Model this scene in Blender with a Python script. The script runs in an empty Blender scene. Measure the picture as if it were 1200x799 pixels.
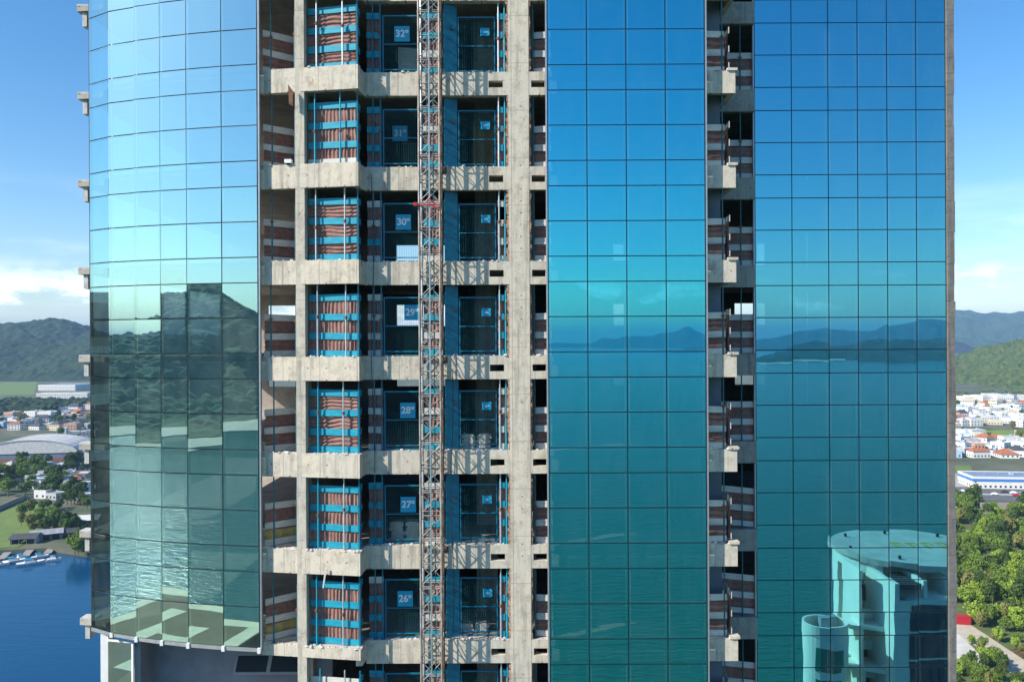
import bpy, math, random
from mathutils import Vector, Matrix, noise as mnoise
random.seed(7)
R = math.radians
C = bpy.context.scene.collection

# ------------------------------------------------------------------ camera, sky, sun, exposure
ZC = 95.0                       # camera height above the sea
F_PX = 933.0                    # focal length in pixels of the 1200 px wide photograph
CX, CY = 600.0, 399.5
cam_d = bpy.data.cameras.new('camera'); cam = bpy.data.objects.new('camera', cam_d); C.objects.link(cam)
cam_d.sensor_width = 36.0; cam_d.lens = 28.0
cam_d.clip_start = 0.1; cam_d.clip_end = 60000
cam.location = (0, 0, ZC)
cam.matrix_world = Matrix.Translation((0, 0, ZC)) @ Matrix.Rotation(R(90), 4, 'X') @ Matrix.Rotation(R(-0.28), 4, 'Z')
bpy.context.scene.camera = cam

SUN_AZ, SUN_EL = 62.0, 36.0     # to the left of straight behind the camera
sx = -math.sin(R(SUN_AZ)) * math.cos(R(SUN_EL)); sy = -math.cos(R(SUN_AZ)) * math.cos(R(SUN_EL)); sz = math.sin(R(SUN_EL))
w = bpy.data.worlds.new('World'); bpy.context.scene.world = w; w.use_nodes = True
nt = w.node_tree; nt.nodes.clear()
def N(t, **kw):
    n = nt.nodes.new(t)
    for k, v in kw.items(): setattr(n, k, v)
    return n
out = N('ShaderNodeOutputWorld'); bg = N('ShaderNodeBackground'); bg.inputs[1].default_value = 0.14
sky = N('ShaderNodeTexSky', sky_type='NISHITA', sun_disc=False)
sky.sun_elevation = R(SUN_EL); sky.sun_rotation = math.atan2(sx, sy) % (2 * math.pi)
sky.altitude = 100; sky.air_density = 1.0; sky.dust_density = 0.6; sky.ozone_density = 2.5
tc = N('ShaderNodeTexCoord'); sep = N('ShaderNodeSeparateXYZ'); nt.links.new(tc.outputs['Generated'], sep.inputs[0])
def M_(op, a, b=None, clamp=False):
    n = N('ShaderNodeMath', operation=op, use_clamp=clamp)
    for i, v in enumerate((a, b)):
        if v is None: continue
        if isinstance(v, (int, float)): n.inputs[i].default_value = v
        else: nt.links.new(v, n.inputs[i])
    return n.outputs[0]
zv = sep.outputs[2]; CLOUD = (4.1, 0.3, 1.1)
mp = N('ShaderNodeMapping'); mp.inputs['Scale'].default_value = (1, 1, 2.6); mp.inputs['Location'].default_value = CLOUD
nt.links.new(tc.outputs['Generated'], mp.inputs[0])
n1 = N('ShaderNodeTexNoise'); n1.inputs['Scale'].default_value = 9; n1.inputs['Detail'].default_value = 8; n1.inputs['Roughness'].default_value = 0.58
nt.links.new(mp.outputs[0], n1.inputs['Vector'])
mp2 = N('ShaderNodeMapping'); mp2.inputs['Scale'].default_value = (1, 1, 6); mp2.inputs['Location'].default_value = (3.1, 1.2, 0.4)
nt.links.new(tc.outputs['Generated'], mp2.inputs[0])
n2 = N('ShaderNodeTexNoise'); n2.inputs['Scale'].default_value = 3.2; n2.inputs['Detail'].default_value = 9; n2.inputs['Roughness'].default_value = 0.6
nt.links.new(mp2.outputs[0], n2.inputs['Vector'])
def ramp(v, a, b):
    n = N('ShaderNodeMapRange', interpolation_type='SMOOTHSTEP'); nt.links.new(v, n.inputs[0])
    n.inputs[1].default_value = a; n.inputs[2].default_value = b
    return n.outputs[0]
band = M_('MULTIPLY', ramp(zv, 0.004, 0.03), ramp(zv, 0.10, 0.045))
cum = M_('MULTIPLY', ramp(n1.outputs[0], 0.46, 0.58), band)
wisp = M_('MULTIPLY', M_('MULTIPLY', ramp(n2.outputs[0], 0.46, 0.72), M_('MULTIPLY', ramp(zv, 0.0, 0.05), ramp(zv, 0.20, 0.08))), 0.30)
front = ramp(sep.outputs[1], -0.35, 0.25)
puff = M_('MULTIPLY', M_('MULTIPLY', ramp(n1.outputs[0], 0.57, 0.66), M_('MULTIPLY', ramp(zv, 0.025, 0.045), ramp(zv, 0.085, 0.055))), 0.45)
cl = M_('MAXIMUM', M_('MULTIPLY', M_('MAXIMUM', M_('MULTIPLY', cum, 0.85), wisp), front), puff, True)
mix = N('ShaderNodeMix', data_type='RGBA'); nt.links.new(cl, mix.inputs[0])
hs = N('ShaderNodeHueSaturation'); hs.inputs['Saturation'].default_value = 1.32; hs.inputs['Value'].default_value = 1.0; nt.links.new(sky.outputs[0], hs.inputs['Color'])
nt.links.new(hs.outputs[0], mix.inputs[6]); mix.inputs[7].default_value = (9.8, 9.9, 10.2, 1)
nt.links.new(mix.outputs[2], bg.inputs[0]); nt.links.new(bg.outputs[0], out.inputs[0])

sd = bpy.data.lights.new('sun', 'SUN'); sd.energy = 5.0; sd.angle = R(0.5); sd.color = (1, 0.93, 0.82)
so = bpy.data.objects.new('sun', sd); C.objects.link(so)
so.rotation_euler = Vector((sx, sy, sz)).to_track_quat('Z', 'Y').to_euler(); so.location = (-60, -40, 200)
vs = bpy.context.scene.view_settings
vs.view_transform = 'Standard'; vs.look = 'None'; vs.exposure = 0.48; vs.gamma = 1
cy = bpy.context.scene.cycles
cy.max_bounces = 10; cy.glossy_bounces = 5; cy.transparent_max_bounces = 12; cy.diffuse_bounces = 3
cy.volume_bounces = 0; cy.caustics_reflective = False; cy.caustics_refractive = False; cy.sample_clamp_indirect = 6.0
cy.use_denoising = True

# ------------------------------------------------------------------ helpers
class MB:
    """collects shapes and links them as one mesh object"""
    def __init__(s): s.v = []; s.f = []; s.m = []
    def poly(s, pts, mi=0):
        b = len(s.v); s.v += [tuple(p) for p in pts]; s.f.append(tuple(range(b, b + len(pts)))); s.m.append(mi)
    def box(s, x0, x1, y0, y1, z0, z1, mi=0):
        b = len(s.v)
        s.v += [(x0,y0,z0),(x1,y0,z0),(x1,y1,z0),(x0,y1,z0),(x0,y0,z1),(x1,y0,z1),(x1,y1,z1),(x0,y1,z1)]
        for q in ((0,3,2,1),(4,5,6,7),(0,1,5,4),(1,2,6,5),(2,3,7,6),(3,0,4,7)):
            s.f.append(tuple(b + i for i in q)); s.m.append(mi)
        return s
    def hexa(s, p, mi=0):
        b = len(s.v); s.v += [tuple(q) for q in p]
        for q in ((0,3,2,1),(4,5,6,7),(0,1,5,4),(1,2,6,5),(2,3,7,6),(3,0,4,7)):
            s.f.append(tuple(b + i for i in q)); s.m.append(mi)
        return s
    def wall(s, a, c, t, z0, z1, mi=0, z0b=None, z1b=None):
        """upright slab from plan point a to c, thickness t away from the camera side"""
        ax, ay = a; cx, cy_ = c
        L = math.hypot(cx - ax, cy_ - ay); nx, ny = -(cy_ - ay) / L * t, (cx - ax) / L * t
        z0b = z0 if z0b is None else z0b; z1b = z1 if z1b is None else z1b
        return s.hexa([(ax,ay,z0),(cx,cy_,z0b),(cx+nx,cy_+ny,z0b),(ax+nx,ay+ny,z0),(ax,ay,z1),(cx,cy_,z1b),(cx+nx,cy_+ny,z1b),(ax+nx,ay+ny,z1)], mi)
    def prism(s, pts, z0, z1, mi=0):
        n = len(pts); b = len(s.v)
        s.v += [(x, y, z0) for x, y in pts] + [(x, y, z1) for x, y in pts]
        s.f.append(tuple(b + n - 1 - i for i in range(n))); s.f.append(tuple(b + n + i for i in range(n))); s.m += [mi, mi]
        for i in range(n):
            j = (i + 1) % n; s.f.append((b + i, b + j, b + n + j, b + n + i)); s.m.append(mi)
        return s
    def tube(s, p0, p1, r, n=8, mi=0, r1=None):
        p0, p1 = Vector(p0), Vector(p1); d = (p1 - p0)
        if d.length < 1e-6: return s
        q = d.to_track_quat('Z', 'Y'); b = len(s.v); r1 = r if r1 is None else r1
        for p, rr in ((p0, r), (p1, r1)):
            for i in range(n):
                a = 2 * math.pi * i / n
                s.v.append(tuple(p + q @ Vector((rr * math.cos(a), rr * math.sin(a), 0))))
        for i in range(n):
            j = (i + 1) % n; s.f.append((b + i, b + j, b + n + j, b + n + i)); s.m.append(mi)
        s.f.append(tuple(b + n - 1 - i for i in range(n))); s.f.append(tuple(b + n + i for i in range(n))); s.m += [mi, mi]
        return s
    def build(s, name, mats, parent=None, origin=(0, 0, 0), smooth=False):
        me = bpy.data.meshes.new(name); ox, oy, oz = origin
        me.from_pydata([(x - ox, y - oy, z - oz) for x, y, z in s.v], [], s.f)
        if not isinstance(mats, (list, tuple)): mats = [mats]
        for m in mats: me.materials.append(m)
        if len(mats) > 1: me.polygons.foreach_set('material_index', s.m)
        if smooth: me.polygons.foreach_set('use_smooth', [True] * len(me.polygons))
        me.update()
        o = bpy.data.objects.new(name, me); C.objects.link(o)
        if parent is not None: o.parent = parent
        return o

def tag(o, label=None, cat=None, group=None, kind=None):
    if label: o['label'] = label
    if cat: o['category'] = cat
    if group: o['group'] = group
    if kind: o['kind'] = kind
    return o
def thing(name, label, cat, loc=(0, 0, 0), group=None, rz=0):
    o = bpy.data.objects.new(name, None); C.objects.link(o); o.location = loc; o.rotation_euler = (0, 0, rz)
    o.empty_display_size = 0.3
    return tag(o, label, cat, group)
def copy_tree(o, loc, rz=0, sc=1.0, label=None, group=None):
    c = o.copy(); C.objects.link(c); c.location = loc; c.rotation_euler = (0, 0, rz)
    c.scale = (sc, sc, sc) if isinstance(sc, (int, float)) else sc
    if label: c['label'] = label
    if group: c['group'] = group
    for ch in o.children:
        d = ch.copy(); C.objects.link(d); d.parent = c
        for g in ch.children:
            e = g.copy(); C.objects.link(e); e.parent = d
    return c
def at(px, py, z):            # the point of height z that the photograph shows at (px, py); py below the horizon
    y = (ZC - z) * F_PX / (py - CY + (px - CX) * 0.0035)
    return ((px - CX) / F_PX * y, y, z)
def atd(px, py, y):           # the point at distance y
    return ((px - CX) / F_PX * y, y, ZC + (CY - py) / F_PX * y)

# ------------------------------------------------------------------ materials
def mat(name, col, rough=0.7, metal=0.0, var=0.0, vscale=3.0, bump=0.0, bscale=20.0, col2=None, spec=0.5, coords='Object', stretch=(1, 1, 1), detail=6.0):
    m = bpy.data.materials.new(name); m.use_nodes = True; t = m.node_tree; b = t.nodes['Principled BSDF']
    b.inputs['Roughness'].default_value = rough; b.inputs['Metallic'].default_value = metal
    b.inputs['Specular IOR Level'].default_value = spec
    b.inputs['Base Color'].default_value = (*col, 1)
    if var or bump or col2:
        tcn = t.nodes.new('ShaderNodeTexCoord'); mpn = t.nodes.new('ShaderNodeMapping'); mpn.inputs['Scale'].default_value = stretch
        t.links.new(tcn.outputs[coords], mpn.inputs[0])
    if var or col2:
        n = t.nodes.new('ShaderNodeTexNoise'); n.inputs['Scale'].default_value = vscale; n.inputs['Detail'].default_value = detail; n.inputs['Roughness'].default_value = 0.62
        t.links.new(mpn.outputs[0], n.inputs['Vector'])
        mr = t.nodes.new('ShaderNodeMapRange'); mr.inputs[1].default_value = 0.34; mr.inputs[2].default_value = 0.66
        t.links.new(n.outputs[0], mr.inputs[0])
        mx = t.nodes.new('ShaderNodeMix'); mx.data_type = 'RGBA'
        c2 = col2 or tuple(c * (1 + var) for c in col); c1 = col if col2 else tuple(c * (1 - var) for c in col)
        mx.inputs[6].default_value = (*c1, 1); mx.inputs[7].default_value = (*c2, 1)
        t.links.new(mr.outputs[0], mx.inputs[0]); t.links.new(mx.outputs[2], b.inputs['Base Color'])
    if bump:
        n = t.nodes.new('ShaderNodeTexNoise'); n.inputs['Scale'].default_value = bscale; n.inputs['Detail'].default_value = 4
        t.links.new(mpn.outputs[0], n.inputs['Vector'])
        bp = t.nodes.new('ShaderNodeBump'); bp.inputs['Strength'].default_value = bump; bp.inputs['Distance'].default_value = 0.02
        t.links.new(n.outputs[0], bp.inputs['Height']); t.links.new(bp.outputs[0], b.inputs['Normal'])
    return m

def concrete(name, base, warm, dark):
    m = bpy.data.materials.new(name); m.use_nodes = True; t = m.node_tree; b = t.nodes['Principled BSDF']
    b.inputs['Roughness'].default_value = 0.9; b.inputs['Specular IOR Level'].default_value = 0.2
    tcn = t.nodes.new('ShaderNodeTexCoord')
    def noise(scale, st=(1, 1, 1), det=8, ro=0.65, off=0.0):
        mp_ = t.nodes.new('ShaderNodeMapping'); mp_.inputs['Scale'].default_value = st; mp_.inputs['Location'].default_value = (off, off * 0.7, 0); t.links.new(tcn.outputs['Object'], mp_.inputs[0])
        n = t.nodes.new('ShaderNodeTexNoise'); n.inputs['Scale'].default_value = scale; n.inputs['Detail'].default_value = det; n.inputs['Roughness'].default_value = ro
        t.links.new(mp_.outputs[0], n.inputs['Vector']); return n.outputs[0]
    def rng(v, a, c, hi=1.0):
        r_ = t.nodes.new('ShaderNodeMapRange'); r_.inputs[1].default_value = a; r_.inputs[2].default_value = c; r_.inputs[4].default_value = hi; t.links.new(v, r_.inputs[0]); return r_.outputs[0]
    def mixc(f, a, c):
        x = t.nodes.new('ShaderNodeMix'); x.data_type = 'RGBA'; t.links.new(f, x.inputs[0])
        for i, v in ((6, a), (7, c)):
            if isinstance(v, tuple): x.inputs[i].default_value = (*v, 1)
            else: t.links.new(v, x.inputs[i])
        return x.outputs[2]
    c1 = mixc(rng(noise(0.9, ro=0.7), 0.36, 0.64), base, warm)
    c1 = mixc(rng(noise(3.0, (1, 1, 1), 9, 0.75, 5.0), 0.48, 0.70, 0.85), c1, dark)            # mottling
    st = noise(2.8, (1.8, 1.8, 0.12), 7, 0.7, 9.0)                                            # rain streaks
    c2 = mixc(rng(st, 0.50, 0.72, 0.9), c1, tuple(c * 0.8 for c in dark))
    sp = noise(17, (1, 1, 1), 3, 0.7, 2.0)                                                    # holes and spots
    c3 = mixc(rng(sp, 0.64, 0.70, 0.85), c2, tuple(c * 0.35 for c in dark))
    rs = noise(4.5, (1, 1, 0.6), 6, 0.7, 13.0)
    c4 = mixc(rng(rs, 0.59, 0.72, 0.75), c3, (0.34, 0.18, 0.08))                               # rust marks
    sepn = t.nodes.new('ShaderNodeSeparateXYZ'); t.links.new(tcn.outputs['Object'], sepn.inputs[0])
    def mth(op, a, v):
        x = t.nodes.new('ShaderNodeMath'); x.operation = op; t.links.new(a, x.inputs[0])
        if isinstance(v, (int, float)): x.inputs[1].default_value = v
        else: t.links.new(v, x.inputs[1])
        return x.outputs[0]
    fr = mth('FRACT', mth('MULTIPLY', sepn.outputs[0], 0.82), 0)
    ln = mth('LESS_THAN', fr, 0.018)                                                          # shuttering joints
    fz = mth('FRACT', mth('MULTIPLY', sepn.outputs[2], 0.654), 0)
    lz = mth('LESS_THAN', fz, 0.012)
    c5 = mixc(mth('MULTIPLY', mth('MAXIMUM', ln, lz), 0.5), c4, tuple(c * 0.5 for c in dark))
    hx = mth('MULTIPLY', mth('SUBTRACT', mth('FRACT', mth('MULTIPLY', sepn.outputs[0], 1.62), 0), 0.5), 0.617)
    hz = mth('MULTIPLY', mth('SUBTRACT', mth('FRACT', mth('MULTIPLY', mth('ADD', sepn.outputs[2], 0.13), 2.614), 0), 0.5), 0.3825)
    d2 = mth('ADD', mth('MULTIPLY', hx, hx), mth('MULTIPLY', hz, hz))
    hole = mth('MULTIPLY', mth('LESS_THAN', d2, 0.0007), mth('GREATER_THAN', noise(1.3, (1, 1, 1), 2, 0.5, 21.0), 0.5))
    c6 = mixc(mth('MULTIPLY', hole, 0.75), c5, (0.10, 0.06, 0.04))
    t.links.new(c6, b.inputs['Base Color'])
    bp = t.nodes.new('ShaderNodeBump'); bp.inputs['Strength'].default_value = 0.45; bp.inputs['Distance'].default_value = 0.02
    t.links.new(noise(11, (1, 1, 1), 9, 0.7), bp.inputs['Height']); t.links.new(bp.outputs[0], b.inputs['Normal'])
    return m

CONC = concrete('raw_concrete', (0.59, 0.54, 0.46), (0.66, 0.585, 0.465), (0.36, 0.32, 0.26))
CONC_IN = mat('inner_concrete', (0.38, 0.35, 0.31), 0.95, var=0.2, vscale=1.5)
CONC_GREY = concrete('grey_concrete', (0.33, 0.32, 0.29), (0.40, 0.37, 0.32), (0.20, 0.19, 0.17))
PLASTER = mat('lilac_plaster', (0.18, 0.21, 0.26), 0.9, var=0.18, vscale=1.0, bump=0.2)
BRICK = mat('broken_brick', (0.30, 0.10, 0.05), 0.95, col2=(0.45, 0.36, 0.28), vscale=14, bump=0.8, bscale=25)
CEMENT = mat('cement_spill', (0.50, 0.48, 0.45), 0.95, var=0.25, vscale=12, bump=0.8)
WOODB = mat('white_board', (0.60, 0.58, 0.54), 0.8, var=0.16, vscale=5, stretch=(0.4, 1, 4))
BLUEB = mat('blue_board', (0.0, 0.25, 0.38), 0.6, col2=(0.01, 0.36, 0.48), vscale=5, bump=0.2, stretch=(0.5, 1, 3))
BLUEP = mat('blue_steel', (0.003, 0.16, 0.26), 0.45, var=0.22, vscale=4)
TEAL = mat('teal_steel', (0.006, 0.10, 0.12), 0.5, col2=(0.012, 0.15, 0.19), vscale=9)
GALV = mat('pale_steel', (0.48, 0.52, 0.55), 0.45, 0.35, var=0.2, vscale=8)
STEEL = mat('mast_steel', (0.40, 0.37, 0.34), 0.6, 0.2, col2=(0.21, 0.165, 0.13), vscale=5)
RUST = mat('rusty_steel', (0.13, 0.06, 0.035), 0.8, 0.2, col2=(0.24, 0.13, 0.08), vscale=7)
REDP = mat('red_paint', (0.42, 0.02, 0.03), 0.5, var=0.2, vscale=6)
RED = mat('brick_red_sheet', (0.22, 0.10, 0.08), 0.85, col2=(0.33, 0.19, 0.16), vscale=3.5, stretch=(1, 1, 1))
YEL = mat('sunlit_floor_yellow', (0.46, 0.36, 0.13), 0.8, var=0.3, vscale=3)  # yellow of the sunlit floor, painted as a sheet colour
SIGNB = mat('sign_blue', (0.0, 0.31, 0.52), 0.5, var=0.05, vscale=4)
WHITE = mat('white_paint', (0.80, 0.80, 0.78), 0.6, var=0.05, vscale=3)
GREYW = mat('lime_washed', (0.52, 0.52, 0.50), 0.9, var=0.2, vscale=5)
DARKM = mat('dark_joint', (0.008, 0.022, 0.035), 0.6)
FRAMEI = mat('inner_frame', (0.72, 0.72, 0.62), 0.5)
ALU = mat('aluminium', (0.45, 0.48, 0.50), 0.4, 0.6, var=0.1, vscale=4)

def glass(name, tint, refl=0.86, dust=0.02, warp=0.004, trans=(0.55, 0.85, 0.85)):
    m = bpy.data.materials.new(name); m.use_nodes = True; t = m.node_tree; t.nodes.clear()
    o = t.nodes.new('ShaderNodeOutputMaterial'); g = t.nodes.new('ShaderNodeBsdfGlossy'); g.inputs['Color'].default_value = (*tint, 1); g.inputs['Roughness'].default_value = 0.0
    tr = t.nodes.new('ShaderNodeBsdfTransparent'); tr.inputs[0].default_value = (*trans, 1)
    df = t.nodes.new('ShaderNodeBsdfDiffuse'); df.inputs[0].default_value = (0.45, 0.58, 0.58, 1)
    m1 = t.nodes.new('ShaderNodeMixShader'); m1.inputs[0].default_value = refl; t.links.new(tr.outputs[0], m1.inputs[1]); t.links.new(g.outputs[0], m1.inputs[2])
    m2 = t.nodes.new('ShaderNodeMixShader'); t.links.new(m1.outputs[0], m2.inputs[1]); t.links.new(df.outputs[0], m2.inputs[2])
    tcn = t.nodes.new('ShaderNodeTexCoord')
    nd = t.nodes.new('ShaderNodeTexNoise'); nd.inputs['Scale'].default_value = 1.7; nd.inputs['Detail'].default_value = 8
    mpn = t.nodes.new('ShaderNodeMapping'); mpn.inputs['Scale'].default_value = (1.5, 1, 0.5); t.links.new(tcn.outputs['Object'], mpn.inputs[0]); t.links.new(mpn.outputs[0], nd.inputs['Vector'])
    mr = t.nodes.new('ShaderNodeMapRange'); mr.inputs[1].default_value = 0.35; mr.inputs[2].default_value = 0.8; mr.inputs[3].default_value = dust * 0.4; mr.inputs[4].default_value = dust * 2.2
    t.links.new(nd.outputs[0], mr.inputs[0]); t.links.new(mr.outputs[0], m2.inputs[0])
    nb = t.nodes.new('ShaderNodeTexNoise'); nb.inputs['Scale'].default_value = 0.9; nb.inputs['Detail'].default_value = 1
    t.links.new(tcn.outputs['Object'], nb.inputs['Vector'])
    bp = t.nodes.new('ShaderNodeBump'); bp.inputs['Strength'].default_value = 1; bp.inputs['Distance'].default_value = warp
    t.links.new(nb.outputs[0], bp.inputs['Height']); t.links.new(bp.outputs[0], g.inputs['Normal'])
    t.links.new(m2.outputs[0], o.inputs[0])
    return m
GLASS = glass('mirror_glass', (0.08, 0.60, 0.71), warp=0.0009, dust=0.010)
GLASS_R = glass('mirror_glass_right', (0.16, 0.59, 0.72), warp=0.0009, dust=0.010)
GLASS_L = glass('mirror_glass_curved', (0.38, 0.64, 0.66), dust=0.026, warp=0.0012)
GREENGLASS = glass('green_glass', (0.25, 0.6, 0.5), refl=0.6, dust=0.05)

# ------------------------------------------------------------------ setting: ground, sea, river, hills
def water_mat(name, deep, rough, bump, scale, far=None):
    m = bpy.data.materials.new(name); m.use_nodes = True; t = m.node_tree; b = t.nodes['Principled BSDF']
    b.inputs['Roughness'].default_value = rough; b.inputs['IOR'].default_value = 1.33
    tcn = t.nodes.new('ShaderNodeTexCoord')
    mpn = t.nodes.new('ShaderNodeMapping'); mpn.inputs['Scale'].default_value = (0.35, 1, 1); mpn.inputs['Rotation'].default_value = (0, 0, 0.25); t.links.new(tcn.outputs['Object'], mpn.inputs[0])
    big = t.nodes.new('ShaderNodeTexNoise'); big.inputs['Scale'].default_value = 0.004; big.inputs['Detail'].default_value = 6; t.links.new(mpn.outputs[0], big.inputs['Vector'])
    mx = t.nodes.new('ShaderNodeMix'); mx.data_type = 'RGBA'; t.links.new(big.outputs[0], mx.inputs[0])
    mx.inputs[6].default_value = (*[c * 0.8 for c in deep], 1); mx.inputs[7].default_value = (*[c * 1.25 for c in deep], 1)
    t.links.new(mx.outputs[2], b.inputs['Base Color'])
    n = t.nodes.new('ShaderNodeTexNoise'); n.inputs['Scale'].default_value = scale; n.inputs['Detail'].default_value = 5; n.inputs['Roughness'].default_value = 0.6
    t.links.new(mpn.outputs[0], n.inputs['Vector'])
    bp = t.nodes.new('ShaderNodeBump'); bp.inputs['Strength'].default_value = bump; bp.inputs['Distance'].default_value = 2.0
    t.links.new(n.outputs[0], bp.inputs['Height']); t.links.new(bp.outputs[0], b.inputs['Normal'])
    return m
SEA = water_mat('sea_water', (0.010, 0.108, 0.062), 0.18, 0.40, 0.38)
RIVER = water_mat('river_water', (0.002, 0.055, 0.135), 0.13, 0.06, 0.22)  # blue of the reflected sky is put into the base colour

def disc(name, r, z, m, n=96):
    b = MB(); b.poly([(r * math.cos(2 * math.pi * i / n), r * math.sin(2 * math.pi * i / n), z) for i in range(n)])
    return tag(b.build(name, m), kind='structure')
disc('sea', 24000, 0.0, SEA)
GROUND = mat('town_ground', (0.045, 0.075, 0.025), 0.95, col2=(0.15, 0.145, 0.095), vscale=0.03, detail=8)
GRASS = mat('meadow_grass', (0.10, 0.17, 0.03), 0.95, col2=(0.16, 0.22, 0.05), vscale=0.12)
def sheet(name, pts, z, m, t=None):
    b = MB()
    b.prism(pts, z - (t or 3.0), z)
    return tag(b.build(name, m), kind='structure')
# the town side: a coastal plain cut by the river on the left
sh_a = at(-60, 650, 0.0); sh_b = at(55, 645, 0.0); sh_c = at(112, 653, 0.0)
shore = [(-3500, 290), (-420, 330), (sh_a[0], sh_a[1]), (sh_b[0], sh_b[1]), (sh_c[0], sh_c[1]), (-150, 395), (-105, 380), (-70, 300), (-55, 150), (-48, 60), (-55, 0), (-140, -20), (-165, -70),
         (-60, -110), (60, -120), (240, -110), (700, -60), (3500, -40), (20000, 200), (13000, 16000), (0, 21000), (-13000, 16000), (-20000, 400)]
sheet('ground', shore, 1.5, GROUND)
riv = MB(); riv.poly([(-3500, 20, 0.02), (-140, 20, 0.02), (-45, 20, 0.02), (-45, 400, 0.02), (-3500, 400, 0.02)])
tag(riv.build('river', RIVER), kind='structure')

def forest(name, c1, c2, c3, s1=0.02, s2=0.12):
    m = bpy.data.materials.new(name); m.use_nodes = True; t = m.node_tree; b = t.nodes['Principled BSDF']
    b.inputs['Roughness'].default_value = 0.95; b.inputs['Specular IOR Level'].default_value = 0.1
    tcn = t.nodes.new('ShaderNodeTexCoord')
    def noi(s, d):
        n = t.nodes.new('ShaderNodeTexNoise'); n.inputs['Scale'].default_value = s; n.inputs['Detail'].default_value = d; n.inputs['Roughness'].default_value = 0.65
        t.links.new(tcn.outputs['Object'], n.inputs['Vector'])
        r_ = t.nodes.new('ShaderNodeMapRange'); r_.inputs[1].default_value = 0.38; r_.inputs[2].default_value = 0.62; t.links.new(n.outputs[0], r_.inputs[0]); return r_.outputs[0]
    x1 = t.nodes.new('ShaderNodeMix'); x1.data_type = 'RGBA'; x1.inputs[6].default_value = (*c1, 1); x1.inputs[7].default_value = (*c2, 1); t.links.new(noi(s1, 8), x1.inputs[0])
    x2 = t.nodes.new('ShaderNodeMix'); x2.data_type = 'RGBA'; x2.inputs[7].default_value = (*c3, 1); t.links.new(x1.outputs[2], x2.inputs[6])
    v = t.nodes.new('ShaderNodeTexVoronoi'); v.inputs['Scale'].default_value = s2; t.links.new(tcn.outputs['Object'], v.inputs['Vector'])
    sv = t.nodes.new('ShaderNodeSeparateColor'); t.links.new(v.outputs['Color'], sv.inputs[0])
    pw = t.nodes.new('ShaderNodeMath'); pw.operation = 'MULTIPLY'; pw.inputs[1].default_value = 0.8; t.links.new(sv.outputs[0], pw.inputs[0])
    t.links.new(pw.outputs[0], x2.inputs[0])
    t.links.new(x2.outputs[2], b.inputs['Base Color'])
    return m
FOREST_D = forest('forest_dark', (0.014, 0.032, 0.016), (0.028, 0.055, 0.024), (0.05, 0.075, 0.032))
FOREST_G = forest('forest_green', (0.03, 0.065, 0.015), (0.06, 0.10, 0.025), (0.11, 0.13, 0.04))
FOREST_B = forest('headland_forest', (0.05, 0.10, 0.045), (0.075, 0.135, 0.06), (0.12, 0.18, 0.08), 0.015, 0.09)
FAR_M = forest('far_forest', (0.02, 0.05, 0.035), (0.035, 0.07, 0.045), (0.05, 0.09, 0.05), 0.002, 0.02)

def lerp_profile(prof, x):
    if x <= prof[0][0]: return prof[0][1]
    for (x0, y0), (x1, y1) in zip(prof, prof[1:]):
        if x <= x1:
            u = (x - x0) / (x1 - x0); u = u * u * (3 - 2 * u) * 0.5 + u * 0.5
            return y0 + (y1 - y0) * u
    return prof[-1][1]
def canopy(x, y, s):
    """tree-top bumps, cells of about s metres"""
    d, p = mnoise.voronoi(Vector((x / s, y / s, 0.0)))
    c = p[0]
    hgt = 0.5 + 0.5 * mnoise.cell(Vector((c.x * 7.3, c.y * 5.1, 1.7)))
    return max(0.0, 1.0 - d[0] * d[0] * 1.6) * (0.45 + 0.55 * abs(hgt))
def ridge(name, prof, y0, yc, y1, m, step, tree=0.0, cell=9.0, rough=0.12, mirror=None, front=1.0, base=0.0, rot=None, smooth=False):
    """hills: prof = list of (lateral m, crest height m); the slope rises from depth y0 to the crest at yc and falls to y1"""
    xs0, xs1 = prof[0][0], prof[-1][0]; nx = max(2, int((xs1 - xs0) / step)); ny = max(2, int((y1 - y0) / step))
    vs_, fs = [], []
    for j in range(ny + 1):
        y = y0 + (y1 - y0) * j / ny
        u = (y - y0) / (yc - y0) if y < yc else (y1 - y) / (y1 - yc)
        for i in range(nx + 1):
            x = xs0 + (xs1 - xs0) * i / nx
            wob = mnoise.fractal(Vector((x / 160.0, y / 160.0, 3.3)), 1.0, 2.0, 4)
            uu = min(1, max(0, u + 0.10 * wob * (1 - u) * u * 4))
            s_ = uu * uu * (3 - 2 * uu)
            h = lerp_profile(prof, x) * (s_ ** front)
            h *= 1 + rough * wob * (1 - 0.6 * s_)
            if tree and s_ > 0.01: h += tree * (canopy(x, y, cell) + 0.35 * canopy(x + 31, y + 17, cell * 0.45)) * min(1, s_ * 12)
            vs_.append((x, y, base + h - 0.6))
    for j in range(ny):
        for i in range(nx):
            a = j * (nx + 1) + i; fs.append((a, a + 1, a + nx + 2, a + nx + 1))
    if rot is not None:     # rot = (azimuth measured to the right of straight ahead): depth runs along that azimuth
        c_, s2 = math.cos(rot), math.sin(rot)
        vs_ = [(x * c_ + y * s2, -x * s2 + y * c_, z) for x, y, z in vs_]
    b = MB(); b.v = vs_; b.f = fs; b.m = [0] * len(fs)
    return tag(b.build(name, m, smooth=smooth), kind='structure')
def prof_px(pairs, y, base=0.0):
    return [((px - CX) / F_PX * y, ZC + (CY - py) / F_PX * y - base) for px, py in pairs]
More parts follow.
